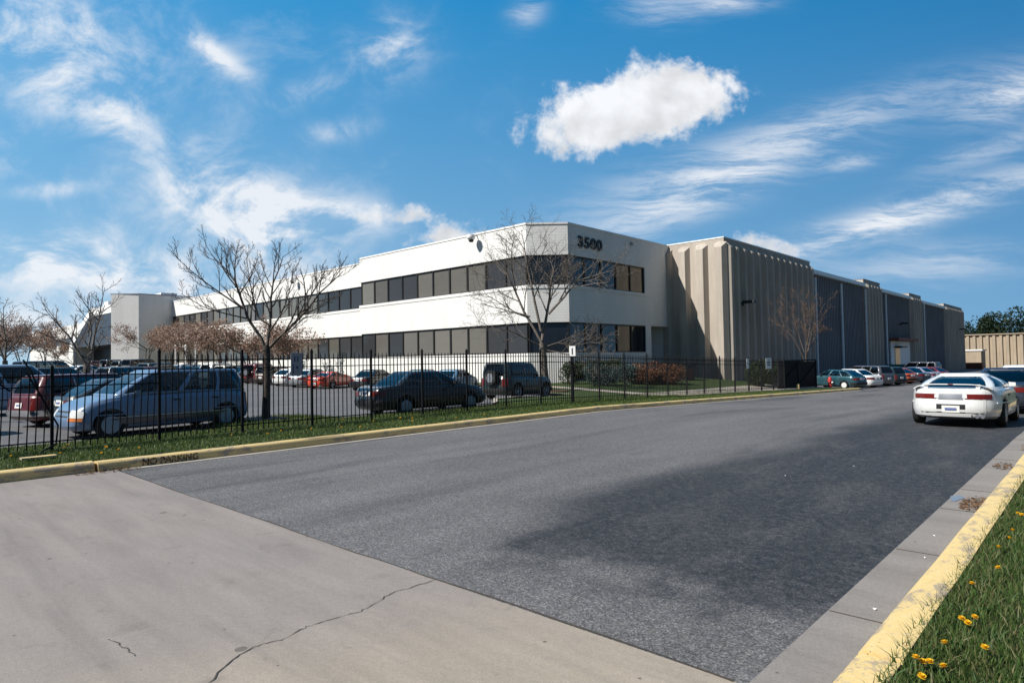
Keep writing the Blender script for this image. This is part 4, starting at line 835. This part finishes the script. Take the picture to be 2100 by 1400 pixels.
def sign(y0,y1,z0,z1,x,mat,label,marks,post=None,rot=0):
    t=thing('sign',(x,(y0+y1)/2,z0),label,'sign'); MB().box(x-.004,x+.004,y0,y1,z0,z1).build('plate',mat,t,world=True)
    if marks:
        b=MB()
        for (u0,u1,v0,v1) in marks: b.box(x+.0045,x+.008,y0+(y1-y0)*u0,y0+(y1-y0)*u1,z0+(z1-z0)*v0,z0+(z1-z0)*v1)
        b.build('printing',M['sign_ink'],t,world=True)
    if post: MB().box(x-.05,x-.006,(y0+y1)/2-.03,(y0+y1)/2+.03,post,z1+.04).build('post',M['fence'],t,world=True)
    return t
sign(7.84,8.14,1.40,1.96,XF+.045,M['sign_grey'],'grey metal notice fixed to the fence right of the forked bare tree',[(.28,.40,.62,.86),(.55,.67,.62,.86),(.45,.65,.30,.42),(.15,.25,.1,.5)],None)
sg=thing('sign',(-14.78,19.1,0),'small white sign on a thin dark post standing before the big bare tree','sign')
b=MB(); b.box(-.12,.12,-.006,.006,1.80,2.18); o=b.build('plate',M['sign_white'],sg); b=MB(); b.box(-.025,.025,-.012,-.0065,1.86,2.10); b.build('printing',M['sign_ink'],sg); MB().box(-.032,.032,.008,.06,-.1,2.2).build('post',M['fence'],sg); sg.rotation_euler=(0,0,R(22))
sign(37.66,38.5,.90,1.54,XF+.05,M['sign_white'],'white sign with two blue marks on the fence near the gate',[(.2,.8,.52,.66),(.2,.8,.30,.42),(.35,.65,.76,.84)])
sign(34.95,35.25,.98,1.54,XF+.05,M['sign_white'],'narrow white sign on the fence left of the gate',[(.3,.7,.4,.5)])
sign(40.1,40.85,1.08,1.78,-29.04,M['sign_white'],'pale sign with two dark marks fixed low on the shaded office wall',[(.25,.75,.62,.78),(.35,.85,.25,.4)])
HY=thing('fire_hydrant',(-14.45,47.9,gz(48)+.02),'red fire hydrant with pale caps at the end of the left kerb','fire hydrant')
MB().lathe([(.19,0),(.19,.05),(.12,.07),(.115,.5),(.16,.52),(.16,.57),(.13,.60),(.125,.70),(.08,.80),(.04,.83),(.035,.88),(.001,.88)],18).build('barrel',M['hydrant'],HY,smooth=40)
MB().lathe([(.06,.10),(.075,.12),(.075,.19),(.03,.2),(.03,.23),(.001,.23)],12,'x',(0,0,.45)).build('cap',M['sign_white'],HY,smooth=40)
for s_ in (-1,1): MB().lathe([(.05,0),(.06,.10*s_),(.06,.17*s_),(.02,.18*s_),(.02,.21*s_)],12,'y',(0,0,.48)).build('cap',M['hydrant'],HY,smooth=40)
BX=thing('utility_box',(-23.1,43.3,h(-23.1,43.3)),'dark brown metal utility box on the lawn at the corner of the ribbed warehouse','utility box'); z=h(-23.1,43.3)
MB().box(-23.75,-22.6,42.7,43.9,z-.1,z+1.15).build('cabinet',M['dark_metal'],BX,world=True); MB().box(-22.6,-22.56,42.85,43.75,z+.1,z+.95).build('louvre_panel',M['rust'],BX,world=True); MB().box(-23.8,-22.5,42.65,43.95,z+1.15,z+1.22).build('lid',M['fence'],BX,world=True)
for k,x in enumerate((-88.,-84.6,-81.4)):
    z=h(x,30); t=thing('marker_post',(x,30.6,z),'slim pale post standing before the shrubby trees beneath the office block','post','row of pale posts before the office'); MB().lathe([(.10,0),(.10,3.3),(.14,3.32),(.14,3.5),(.02,3.62)],10).build('shaft',M['sign_white'],t,smooth=40)

# ------------------------------------------------------------------ trees
class Tree:
    def __init__(s,seed): s.r=random.Random(seed); s.tr=MB(); s.cr=MB(); s.tips=[]
    def curve(s,p,d,L,n,upb,wob):
        P=[Vector(p)]; d=Vector(d).normalized()
        for i in range(n):
            d=(d+Vector((s.r.uniform(-wob,wob),s.r.uniform(-wob,wob),s.r.uniform(-wob,wob)+upb))).normalized(); P.append(P[-1]+d*L/n)
        return P
    def grow(s,P,r0,r1,depth,kids,ratio,ang,upb,sides,mbt,minr=.0035):
        n=len(P)-1; rad=[r0+(r1-r0)*i/n for i in range(n+1)]; mbt.tube(P,rad,sides,cap=False)
        if depth==0: s.tips.append((P[-1],(P[-1]-P[-2]).normalized())); return
        L=sum((P[i+1]-P[i]).length for i in range(n)); az=s.r.uniform(0,6.28)
        for k in range(kids):
            t=.22+.78*(k+s.r.uniform(.1,.9))/kids; t=min(t,.985); i=int(t*n); f=t*n-i; p=P[i].lerp(P[min(i+1,n)],f); d=(P[min(i+1,n)]-P[max(i-(i==n),0)]).normalized()
            az+=2.4+s.r.uniform(-.5,.5); o=d.orthogonal().normalized(); e=d.cross(o); side=o*math.cos(az)+e*math.sin(az); a_=R(ang)*s.r.uniform(.7,1.25)
            nd=d*math.cos(a_)+side*math.sin(a_); nl=L*ratio*s.r.uniform(.6,1.15)*(1.15-.55*t); nr=max(minr,min(rad[i]*.62,r0*.5))
            C=s.curve(p,nd,nl,4 if depth>1 else 3,upb,.16)
            s.grow(C,nr,max(minr*.7,nr*.4),depth-1,max(2,int(kids*.72)),ratio,ang,upb,4 if depth>1 else 3,s.cr,minr)
        s.tips.append((P[-1],(P[-1]-P[-2]).normalized()))
def jitter_depth(pts,rr,amt):
    out=[]; ph=rr.uniform(-1,1)*amt; n=len(pts)
    for i,(x,z) in enumerate(pts): out.append((x,ph*(i/(n-1) if n>1 else 0)**1.2,z))
    return out
def limb_tree(name,loc,label,limbs,radii,seed,kids,depth,ratio,ang,upb,barkm,minr,depth_amt=1.4,buds=None,cat='tree',group=None):
    t=thing(name,loc,label,cat,group,R(43.1)); T=Tree(seed); rr=random.Random(seed+9)
    for k,(pts,(r0,r1)) in enumerate(zip(limbs,radii)):
        P=[Vector(p_) for p_ in (jitter_depth(pts,rr,0 if k==0 else depth_amt*(1 if k%2 else -1)) )]
        if k==0:
            P=[Vector((P[0].x,0,-.15))]+[p_+Vector((rr.uniform(-.01,.01),0,0)) for p_ in P]; T.tr.tube(P,[r0*1.55]+[r0*1.15]+[r0+(r1-r0)*i/(len(P)-2) for i in range(1,len(P)-1)],12,cap=True)
        else: T.grow(P,r0,r1,depth,kids,ratio,ang,upb,6,T.cr,minr)
    T.tr.build('trunk',M[barkm],t,smooth=60); T.cr.build('crown',M['twig'] if barkm=='bark' else M[barkm],t,smooth=60)
    if buds:
        mat,n,sz=buds; V=[];F=[]
        for p_,d_ in T.tips:
            for k in range(n):
                c=p_-d_*rr.uniform(0,.35)+Vector((rr.uniform(-1,1),rr.uniform(-1,1),rr.uniform(-1,1)))*.09; u_=Vector((rr.uniform(-1,1),rr.uniform(-1,1),rr.uniform(-1,1))).normalized(); v_=u_.orthogonal().normalized(); s_=sz*rr.uniform(.6,1.3); o=len(V); V+=[c-u_*s_,c+v_*s_*.5,c+u_*s_,c-v_*s_*.5]; F+=[(o,o+1,o+2),(o,o+2,o+3)]
        tri_mesh('buds',[tuple(x) for x in V],F,M[mat],t)
    return t
TA=[[(0,0),(.03,.94),(.04,1.79),(.05,2.15)],[(.03,1.96),(-.14,2.36),(-.57,3.0),(-.81,3.71),(-1.01,4.28),(-1.38,4.78),(-1.72,5.13),(-1.95,5.46)],[(-.68,3.33),(-1.21,3.78),(-1.64,4.18),(-1.99,4.57),(-2.23,4.92)],[(.06,2.15),(.11,2.86),(.06,3.64),(.07,4.28),(.21,4.85),(.24,5.28)],[(.06,2.01),(.38,2.32),(.95,2.82),(1.42,3.33),(1.75,3.81),(2.2,4.21),(2.52,4.52)],[(.1,2.5),(.5,3.0),(.78,3.43),(1.04,4.07),(1.18,4.57)],[(.1,2.79),(-.21,3.0),(-.43,3.78),(-.57,4.49),(-.67,5.13)],[(1.07,2.93),(1.42,3.93),(1.56,4.42),(1.64,4.71)],[(-.92,4.07),(-1.07,4.78),(-1.18,5.28),(-1.28,5.63)],[(.3,2.3),(.85,2.55),(1.3,2.95),(1.9,3.1)],[(-.57,3.0),(-1.1,3.15),(-1.6,3.35),(-2.05,3.75)]]
TA=[TA[0]]+[[(a_*.93,b_ if b_<2.6 else 2.6+(b_-2.6)*.86) for a_,b_ in l] for l in TA[1:]]
RA=[(.108,.098),(.058,.008),(.028,.006),(.050,.008),(.058,.008),(.030,.006),(.034,.006),(.028,.006),(.028,.006),(.024,.006),(.024,.006)]
limb_tree('bare_tree',(-18.07,8.74,.1),'dark leafless young tree with forked limbs rising behind the fence near the minivan',TA,RA,11,11,3,.40,40,.17,'bark',.0036,1.2)
TB=[[(0,0),(-.11,.98),(-.19,1.93),(-.24,2.75)],[(-.24,2.75),(-.65,3.57),(-1.2,4.52),(-1.63,5.61),(-1.96,6.42),(-2.5,7.24),(-3.18,7.78)],[(-.24,2.88),(0,3.97),(.27,5.33),(.38,6.29),(.63,7.24),(.76,8.19)],[(-.27,3.43),(-.6,5.06),(-.76,6.01),(-.98,7.1),(-1.14,8.33),(-1.28,9.14)],[(.16,4.38),(1.03,5.28),(1.71,6.15),(2.39,6.3),(3.2,6.5),(3.7,6.6)],[(-.22,2.48),(.63,2.75),(1.44,2.56),(2.53,2.75),(3.21,3.16)],[(-.27,2.56),(-1.14,3.02),(-1.96,3.43),(-3.05,3.65),(-3.73,3.97)],[(-.87,4.25),(-1.69,4.52),(-2.5,5.06),(-3.32,5.61),(-3.73,6.15)],[(.76,5.06),(1.3,6.0),(1.6,6.7),(1.7,7.1)],[(-.11,2.39),(1.03,2.12),(2.12,1.85),(2.94,1.74)],[(.3,5.3),(1.0,6.3),(1.3,6.9)],[(-1.63,5.61),(-1.9,7.2),(-1.8,8.3)],[(.63,2.75),(1.7,3.2),(2.6,3.3),(3.4,2.6)]]
RB=[(.22,.18),(.10,.010),(.10,.011),(.085,.010),(.075,.009),(.05,.008),(.05,.008),(.05,.008),(.045,.008),(.035,.007),(.04,.008),(.04,.008),(.035,.007)]
limb_tree('bare_tree',(-23.07,27.45,-.15),'large grey leafless tree spreading in front of the office block corner',TB,RB,23,11,3,.50,46,.06,'bark_grey',.0060,2.0)
TC=[[(0,0),(-.02,1.5),(0,2.6)],[(0,2.4),(.15,3.6),(.1,5.0),(.2,6.6),(.1,8.0),(0,9.2)],[(0,2.5),(-.7,3.8),(-1.3,5.0),(-2.2,6.1),(-3.0,7.2)],[(.1,4.),(.7,5.2),(.95,6.5),(1.2,8.0)],[(-.1,3.2),(-1.2,3.8),(-2.3,4.6),(-3.2,5.0)],[(.1,5.),(-.3,6.5),(-.4,7.6)],[(.05,3.4),(.9,4.2),(1.3,5.3)],[(-.02,1.9),(-.9,2.9),(-1.9,3.5)]]
TC=[[(a_*.72,b_*.74) for a_,b_ in l] for l in TC]
RC=[(.23,.19),(.10,.012),(.09,.012),(.06,.010),(.05,.010),(.045,.010),(.04,.009),(.04,.009)]
limb_tree('bare_tree',(-45.2,10.7,-.1),'leafless tree with pale split trunk standing before the glass entrance',TC,RC,31,8,3,.45,42,.08,'bark_grey',.009,1.8)
TD=[[(0,0),(.05,1.6),(0,2.6)],[(0,2.4),(.4,4.2),(.5,5.6),(.9,7.4)],[(0,2.6),(-.6,4.),(-1.1,5.6),(-1.4,7.0)],[(.2,3.4),(1.3,4.6),(2.2,5.6),(2.9,6.5)],[(0,2.8),(1.,3.3),(2.2,3.7),(3.4,4.5)],[(-.2,3.),(-1.5,3.8),(-2.8,4.6)]]
TD=[[(a_*.8,b_*.85) for a_,b_ in l] for l in TD]
RD=[(.2,.17),(.09,.014),(.09,.014),(.06,.012),(.06,.012),(.06,.012)]
limb_tree('bare_tree',(-61.5,9.2,.1),'leafless tree at the far left edge of the picture with twiggy rounded crown',TD,RD,37,8,3,.45,45,.06,'bark_grey',.011,2.)
limb_tree('bare_tree',(-27.5,.35,-.1),'near leafless branch tips poking in at the left picture edge',[[(0,0),(0,1.5),(-.1,2.6)],[(-.1,2.5),(-.5,3.6),(-.9,4.6),(-1.2,5.6)],[(-.1,2.6),(.3,3.6),(.6,4.3),(1.15,4.75)],[(-.1,2.6),(-1.,3.4),(-1.8,4.4)],[(.2,3.2),(.6,3.7),(1.,4.)]],[(.17,.14),(.09,.014),(.07,.012),(.07,.012),(.03,.01)],41,5,2,.34,42,.08,'bark_grey',.009,.5)
TE=[[(a_*1.2,b_*1.36) for a_,b_ in l] for l in [[(0,0),(.02,.8),(.0,1.5)],[(0,1.3),(-.5,2.6),(-1.1,3.6),(-1.5,4.7)],[(0,1.4),(.1,2.8),(.05,4.1),(-.2,5.6)],[(0,1.4),(.4,2.6),(1.,3.8),(1.9,5.0)],[(.1,2.0),(.9,3.0),(1.7,3.5)],[(-.1,2.),(-.4,3.4),(-.5,4.6),(-.8,5.4)],[(.1,2.4),(.5,4.),(.7,5.3)]]]
limb_tree('small_tree',(-18.4,55.0,h(-18.4,55)),'small reddish budding tree against the dark warehouse behind the gate',TE,[(.09,.075),(.035,.008),(.04,.008),(.035,.008),(.025,.007),(.03,.007),(.03,.007)],43,9,3,.40,38,.08,'bark_red',.007,1.4,('bud2',1,.035))
def shrub_tree(x,y,s_,seed,label):
    rr=random.Random(seed); z=h(x,y); t=thing('shrubby_tree',(x,y,z),label,'small tree','reddish budding trees in front of the office block'); T=Tree(seed)
    for k in range(3):
        a_=rr.uniform(0,6.28); P=T.curve((.12*math.cos(a_),.12*math.sin(a_),-.1),(math.cos(a_)*.22,math.sin(a_)*.22,1),1.6*s_,3,.05,.1); T.tr.tube(P,[.085,.075,.065,.055],6)
        for j in range(4):
            b_=a_+rr.uniform(-1.3,1.3); Q=T.curve(P[-1]-Vector((0,0,rr.uniform(0,.5))),(math.cos(b_)*1.0,math.sin(b_)*1.0,rr.uniform(.35,1.1)),2.3*s_*rr.uniform(.8,1.15),4,.05,.12); T.grow(Q,.05,.015,2,7,.42,48,.03,4,T.cr,.014)
    T.tr.build('trunk',M['bark_red'],t,smooth=60); T.cr.build('crown',M['bark_red'],t)
    V=[];F=[]
    for p_,d_ in T.tips:
        for k in range(9):
            c=p_-d_*rr.uniform(0,.9)+Vector((rr.uniform(-1,1),rr.uniform(-1,1),rr.uniform(-1,1)))*.38; u_=Vector((rr.uniform(-1,1),rr.uniform(-1,1),rr.uniform(-1,1))).normalized(); v_=u_.orthogonal().normalized(); q_=.085*rr.uniform(.6,1.4); o=len(V); V+=[c-u_*q_,c+v_*q_*.6,c+u_*q_,c-v_*q_*.6]; F+=[(o,o+1,o+2),(o,o+2,o+3)]
    tri_mesh('buds',[tuple(v_) for v_ in V],F,M['bud'],t)
for i,(x,y,s_,lab) in enumerate([(-100.5,31,2.1,'rust-tinged budding tree nearest the stair tower'),(-92.5,31.6,1.9,'rounded budding tree second from the stair tower'),(-84,31,1.95,'budding tree third from the stair tower before the office block'),(-75.5,31.4,1.85,'budding tree behind the left limb of the forked bare tree'),(-67.5,31,1.75,'budding tree directly behind the forked trunk of the near bare tree'),(-60.5,31.2,1.65,'budding tree at the right end of the row, before the step in the office front'),(-163,33,2.0,'reddish budding tree in front of the distant white wing')]): shrub_tree(x,y,s_,60+i,lab)
for i,(x,y,s_,lab) in enumerate([(-104,17.5,2.0,'reddish-brown bushy tree at the far left edge beside the distant wing'),(-112,21.5,2.1,'tall reddish-brown bushy tree just left of the distant white wing'),(-97,12.5,1.9,'reddish-brown bushy tree cut by the left picture edge')]): shrub_tree(x,y,s_,80+i,lab)
def leafy(name,loc,label,cat,group,rad,n,sz,mat,seed,trunk=None,blobs=6,flat=.8,dens=1.):
    rr=np.random.default_rng(seed); t=thing(name,loc,label,cat,group); cs=[(rr.uniform(-.6,.6)*rad[0],rr.uniform(-.6,.6)*rad[1],rad[2]*rr.uniform(.35,.85),rr.uniform(.35,.62)) for _ in range(blobs)]+[(0,0,rad[2]*.5,.7)]
    V=[];F=[]
    for k in range(n):
        c=cs[rr.integers(len(cs))]; d_=rr.normal(size=3); d_/=np.linalg.norm(d_); q_=rr.uniform(.55,1.05)**.6; p_=np.array([c[0]+d_[0]*c[3]*rad[0]*q_,c[1]+d_[1]*c[3]*rad[1]*q_,c[2]+d_[2]*c[3]*rad[2]*q_*flat]); p_[2]=max(p_[2],.03)
        u_=rr.normal(size=3); u_/=np.linalg.norm(u_); v_=np.cross(u_,rr.normal(size=3)); v_/=np.linalg.norm(v_); s_=sz*rr.uniform(.6,1.4); o=len(V); V+=[p_-u_*s_,p_+v_*s_*.55,p_+u_*s_,p_-v_*s_*.55]; F+=[(o,o+1,o+2),(o,o+2,o+3)]
    tri_mesh('foliage' if not trunk else 'crown',np.array(V),F,M[mat],t)
    b=MB()
    if trunk: b.tube([(0,0,-.5),(0,0,rad[2]*.4),(.1,0,rad[2]*.9)],[trunk,trunk*.8,trunk*.3],7); b.build('trunk',M['bark'],t)
    else:
        for k in range(7):
            a_=k*.9; b.tube([(0,0,-.1),(math.cos(a_)*rad[0]*.3,math.sin(a_)*rad[1]*.3,rad[2]*.4),(math.cos(a_)*rad[0]*.6,math.sin(a_)*rad[1]*.6,rad[2]*.7)],[.03,.022,.01],4)
        b.build('stems',M['bark'],t)
    return t
for i,(x,y,rx,ry,rz,mat,lab) in enumerate([(-27.0,34.6,1.25,1.0,1.35,'box_leaf','dark green rounded shrub right of the big bare tree trunk'),(-26.6,37.0,1.3,1.0,1.35,'box_leaf','dark green shrub against the shaded office wall'),(-26.9,39.2,1.4,1.0,1.3,'box_leaf','low dark green shrub beneath the pale wall sign'),(-23.6,33.9,1.5,1.2,1.25,'juniper','blue-green spreading juniper on the front lawn'),(-23.2,36.2,1.4,1.1,1.2,'juniper','blue-green juniper beside the rusty shrub on the lawn'),(-22.4,36.6,1.3,1.0,.95,'bud2','low rusty brown shrub between the junipers and the large russet shrub'),(-22.6,38.9,1.2,1.0,.95,'juniper','small blue-green juniper at the foot of the large russet shrub'),(-21.4,38.3,1.6,1.3,1.35,'bud2','large russet shrub at the right end of the lawn planting'),(-25.6,41.5,1.2,1.0,1.1,'bud','pale brown twiggy shrub behind the russet one'),(-17.6,43.2,1.3,1.2,1.5,'box_leaf','dark shrub standing behind the left half of the sliding gate'),(-17.3,45.8,1.3,1.2,1.6,'box_leaf','dark shrub standing behind the right half of the sliding gate')]):
    leafy('shrub',(x,y,h(x,y)+.1),lab,'shrub','shrubs on the lawn at the office corner',(rx,ry,rz),5200,.058 if mat!='juniper' else .05,mat,100+i)
for i,(x,y,r_,hh,mat,lab) in enumerate([(-36,300,9,22,'pine','dark evergreen immediately right of the warehouse end, beyond the far shed'),(-22,305,11,22,'pine','broad dark evergreen second beyond the far shed roof'),(-8,300,10,21,'pine','dark evergreen third beyond the far shed roof'),(6,310,9,17,'pine','dark evergreen fourth beyond the far shed roof'),(22,300,11,21,'pine','tall dark evergreen at the right edge beyond the far shed'),(36,305,10,18,'pine','dark evergreen cut by the right picture edge'),(-50,310,10,17,'pine','dark evergreen tucked behind the warehouse end')]):
    leafy('evergreen_tree',(x,y,-5),lab,'tree','evergreens beyond the far shed',(r_,r_,hh*.9),9000,.42,mat,140+i,trunk=.4,blobs=9)
for i,(x,y,s_,lab) in enumerate([(2,345,1.,'hazy leafless tree standing above the far evergreens'),(32,340,.9,'hazy leafless tree above the evergreens at the right edge')]):
    T0=[[(0,0),(0,6),(0,9)],[(0,8),(-3,15),(-5,22),(-6,27)],[(0,8),(1,16),(1,24),(0,30)],[(0,9),(4,15),(7,21),(9,26)],[(0,12),(-5,15),(-10,20)],[(0,11),(6,13),(11,18)]]
    limb_tree('bare_tree',(x,y,-5),lab,[[(a_*s_,b_*s_) for a_,b_ in l] for l in T0],[(.5,.4),(.3,.06),(.3,.06),(.25,.06),(.2,.05),(.2,.05)],150+i,9,2,.36,42,.05,'bark_grey',.05,4.)
for i in range(9):
    x=-285+i*13.+(i%3)*5; y=24+i*5.2+(i%2)*9; T0=[[(0,0),(0,3),(0,4.5)],[(0,4),(-1.5,7.5),(-2.5,11)],[(0,4),(.5,8),(.3,13)],[(0,4.5),(2,7.5),(3.6,10.5)],[(0,5),(-2.6,7),(-5,9)],[(0,5),(3,6.5),(5.4,8.5)]]
    limb_tree('bare_tree',(x,y,h(x,y)),'distant leafless tree in the wood beyond the far left of the car park',T0,[(.3,.24),(.18,.04),(.18,.04),(.15,.04),(.12,.04),(.12,.04)],170+i,6,2,.36,44,.05,'bark_grey',.045,3.,None,'tree','distant leafless trees at the far left')

# ------------------------------------------------------------------ grass, flowers, litter
def grass(name,n,sampler,hmin,hmax,wid,mat,seed,bend=.5):
    g=np.random.default_rng(seed); P=sampler(g,n); n=len(P); az=g.uniform(0,2*PI,n); H_=g.uniform(hmin,hmax,n)*g.uniform(.6,1.,n); wd=wid*g.uniform(.6,1.3,n); bx=np.cos(az);by=np.sin(az); lean=g.uniform(.05,bend,n)*H_; la=g.uniform(0,2*PI,n)
    lx=np.cos(la)*lean; ly=np.sin(la)*lean; V=np.zeros((n,5,3),np.float32)
    V[:,0]=np.stack([P[:,0]-bx*wd,P[:,1]-by*wd,P[:,2]],1); V[:,1]=np.stack([P[:,0]+bx*wd,P[:,1]+by*wd,P[:,2]],1)
    V[:,2]=np.stack([P[:,0]-bx*wd*.8+lx*.35,P[:,1]-by*wd*.8+ly*.35,P[:,2]+H_*.55],1); V[:,3]=np.stack([P[:,0]+bx*wd*.8+lx*.35,P[:,1]+by*wd*.8+ly*.35,P[:,2]+H_*.55],1); V[:,4]=np.stack([P[:,0]+lx,P[:,1]+ly,P[:,2]+H_*.95],1)
    b0=(np.arange(n)*5)[:,None]; T=np.concatenate([b0+np.array([[0,1,3]]),b0+np.array([[0,3,2]]),b0+np.array([[2,3,4]])],1).reshape(-1,3)
    o=tri_mesh(name,V.reshape(-1,3),T,mat); o['kind']='stuff'; return o
def s_right(g,n):
    y=1.2+11.*g.uniform(0,1,n)**1.9; x=-.80+ (g.uniform(0,1,n)**1.25)*(1.2+.55*y)*1.0; ok=x<.35+.35*y
    x,y=x[ok],y[ok]; return np.stack([x,y,np.full(len(x),.12)],1)
grass('grass',150000,s_right,.03,.105,.0032,M['blade'],5,1.0)
def s_edge(g,n):
    y=2.4+9*g.uniform(0,1,n)**1.7; x=-.81+.05*g.normal(size=n); return np.stack([np.clip(x,-.86,-.66),y,np.full(n,.115)],1)
grass('grass',2600,s_edge,.03,.13,.0028,M['blade'],6,1.2)
def s_verge(g,n):
    y=-3+40*g.uniform(0,1,n)**1.3; x=g.uniform(-16.2,-12.36,n); z=np.array([gz(v) for v in y])+.115; return np.stack([x,y,z],1)
grass('grass',70000,s_verge,.03,.09,.007,M['blade2'],8,.9)
def s_isl(g,n):
    x=g.uniform(-19.,-16.2,n); y=g.uniform(7.1,10.2,n); ok=((x+18.07)/.8)**2+((y-8.74)/.65)**2>1; ok&=((x+17)/2.1)**2+((y-8.65)/1.6)**2<1.15; return np.stack([x[ok],y[ok],np.full(ok.sum(),.09)],1)
grass('grass',5000,s_isl,.05,.12,.008,M['blade2'],9,.7)
rr=random.Random(77)
def dandelion(x,y,zb,s_,i,label,group):
    t=thing('dandelion',(x,y,zb),label,'flower',group); hh=.075*s_*rr.uniform(.8,1.3); MB().tube([(0,0,-.01),(.006,.004,hh*.5),(.003,0,hh)],[.0022*s_,.002*s_,.002*s_],5).build('stem',M['stem'],t)
    V=[];F=[]; n=34
    for ring,(rad,el,cnt) in enumerate(((.019,-.1,16),(.020,.45,16),(.015,.95,11),(.007,1.4,6))):
        for k in range(cnt):
            a_=2*PI*k/cnt+ring*.3; w_=.0035*s_; R_=rad*s_; c=Vector((0,0,hh)); tip=c+Vector((math.cos(a_)*R_*math.cos(el),math.sin(a_)*R_*math.cos(el),.006*s_+R_*math.sin(el))); sd_=Vector((-math.sin(a_),math.cos(a_),0))*w_; m_=c.lerp(tip,.75); o=len(V); V+=[c,m_+sd_,tip,m_-sd_]; F+=[(o,o+1,o+2),(o,o+2,o+3)]
    tri_mesh('flower_head',[tuple(v_) for v_ in V],F,M['yellow'],t); t.rotation_euler=(rr.uniform(-.3,.3),rr.uniform(-.3,.3),rr.uniform(0,6))
DN=[(-.75,3.61),(-.72,3.66),(-.69,3.68),(-.62,3.68),(-.71,3.47),(-.68,4.4),(-.65,4.36),(-.66,3.93),(-.63,7.37),(-.66,6.82),(-.70,7.48),(-.66,6.44),(-.55,7.32),(-.53,4.0),(-.58,7.9),(-.68,6.1),(-.6,5.6),(-.45,6.9),(-.64,4.45),(-.5,8.6),(-.42,5.3),(-.3,6.2),(-.72,5.05)]
for i,(x,y) in enumerate(DN): dandelion(x,y,.125,1.05,i,'yellow dandelion in the grass edge behind the right-hand yellow kerb','dandelions along the right-hand kerb')
for i in range(26):
    y=rr.choice((rr.uniform(2.5,4.6),rr.uniform(1.5,9),rr.uniform(6,14))); dandelion(rr.uniform(-14.7,-12.6),y,gz(y)+.125,1.3,i,'yellow dandelion on the verge between the fence and the left kerb','dandelions on the left verge')
def litter(name,cx,cy,rx,ry,n,zf,mat,seed,sz=.022):
    g=random.Random(seed); V=[];F=[]
    for k in range(n):
        q_=math.sqrt(g.random()); a_=g.uniform(0,6.28); x=cx+rx*q_*math.cos(a_); y=cy+ry*q_*math.sin(a_); z=zf+g.uniform(.006,.03); u_=Vector((g.uniform(-1,1),g.uniform(-1,1),g.uniform(-.4,.4))).normalized(); v_=u_.cross(Vector((0,0,1))).normalized()+Vector((0,0,g.uniform(-.5,.5))); s_=sz*g.uniform(.5,1.3); p_=Vector((x,y,z)); o=len(V); V+=[p_-u_*s_,p_+v_*s_*.5,p_+u_*s_,p_-v_*s_*.5]; F+=[(o,o+1,o+2),(o,o+2,o+3)]
    o=tri_mesh(name,[tuple(v_) for v_ in V],F,mat); o['kind']='stuff'; return o
litter('leaf_litter',-1.17,8.72,.13,.42,260,0.,M['leaf_brown'],1); litter('leaf_litter',-1.22,11.85,.12,.35,130,0.,M['leaf_brown'],2); litter('leaf_litter',-11.96,3.15,.14,.5,120,0.,M['leaf_brown'],3,.03); litter('leaf_litter',-1.14,15.,.08,1.2,80,0.,M['leaf_brown'],4)
b=MB(); b.prism([(-1.37+.055*math.cos(t_)*(1+.4*math.sin(3*t_)),8.95+.2*math.sin(t_)) for t_ in [k*PI/9 for k in range(18)]],.006,.0095); o=b.build('puddle',M['water']); o['kind']='structure'
for i,(x,y,lab) in enumerate([(-1.18,6.2,'crumpled white paper scrap in the right gutter'),(-1.25,7.0,'torn white scrap beside the gutter joint'),(-2.9,10.6,'white scrap on the dark patched asphalt'),(-3.4,9.2,'tiny white scrap on the asphalt left of the gutter'),(-1.12,11.9,'white scrap among the dead leaves in the gutter'),(-1.2,4.75,'white scrap in the gutter by the near kerb')]):
    t=thing('paper_scrap',(x,y,.006),lab,'litter'); g=random.Random(i); V=[(g.uniform(-.013,.013),g.uniform(-.013,.013),g.uniform(0,.012)) for k in range(7)]; bm=bmesh.new(); [bm.verts.new(v_) for v_ in V]; bmesh.ops.convex_hull(bm,input=bm.verts); me=bpy.data.meshes.new('scrap'); bm.to_mesh(me); bm.free(); me.materials.append(M['sign_white']); o=bpy.data.objects.new('scrap',me); COL.objects.link(o); o.parent=t
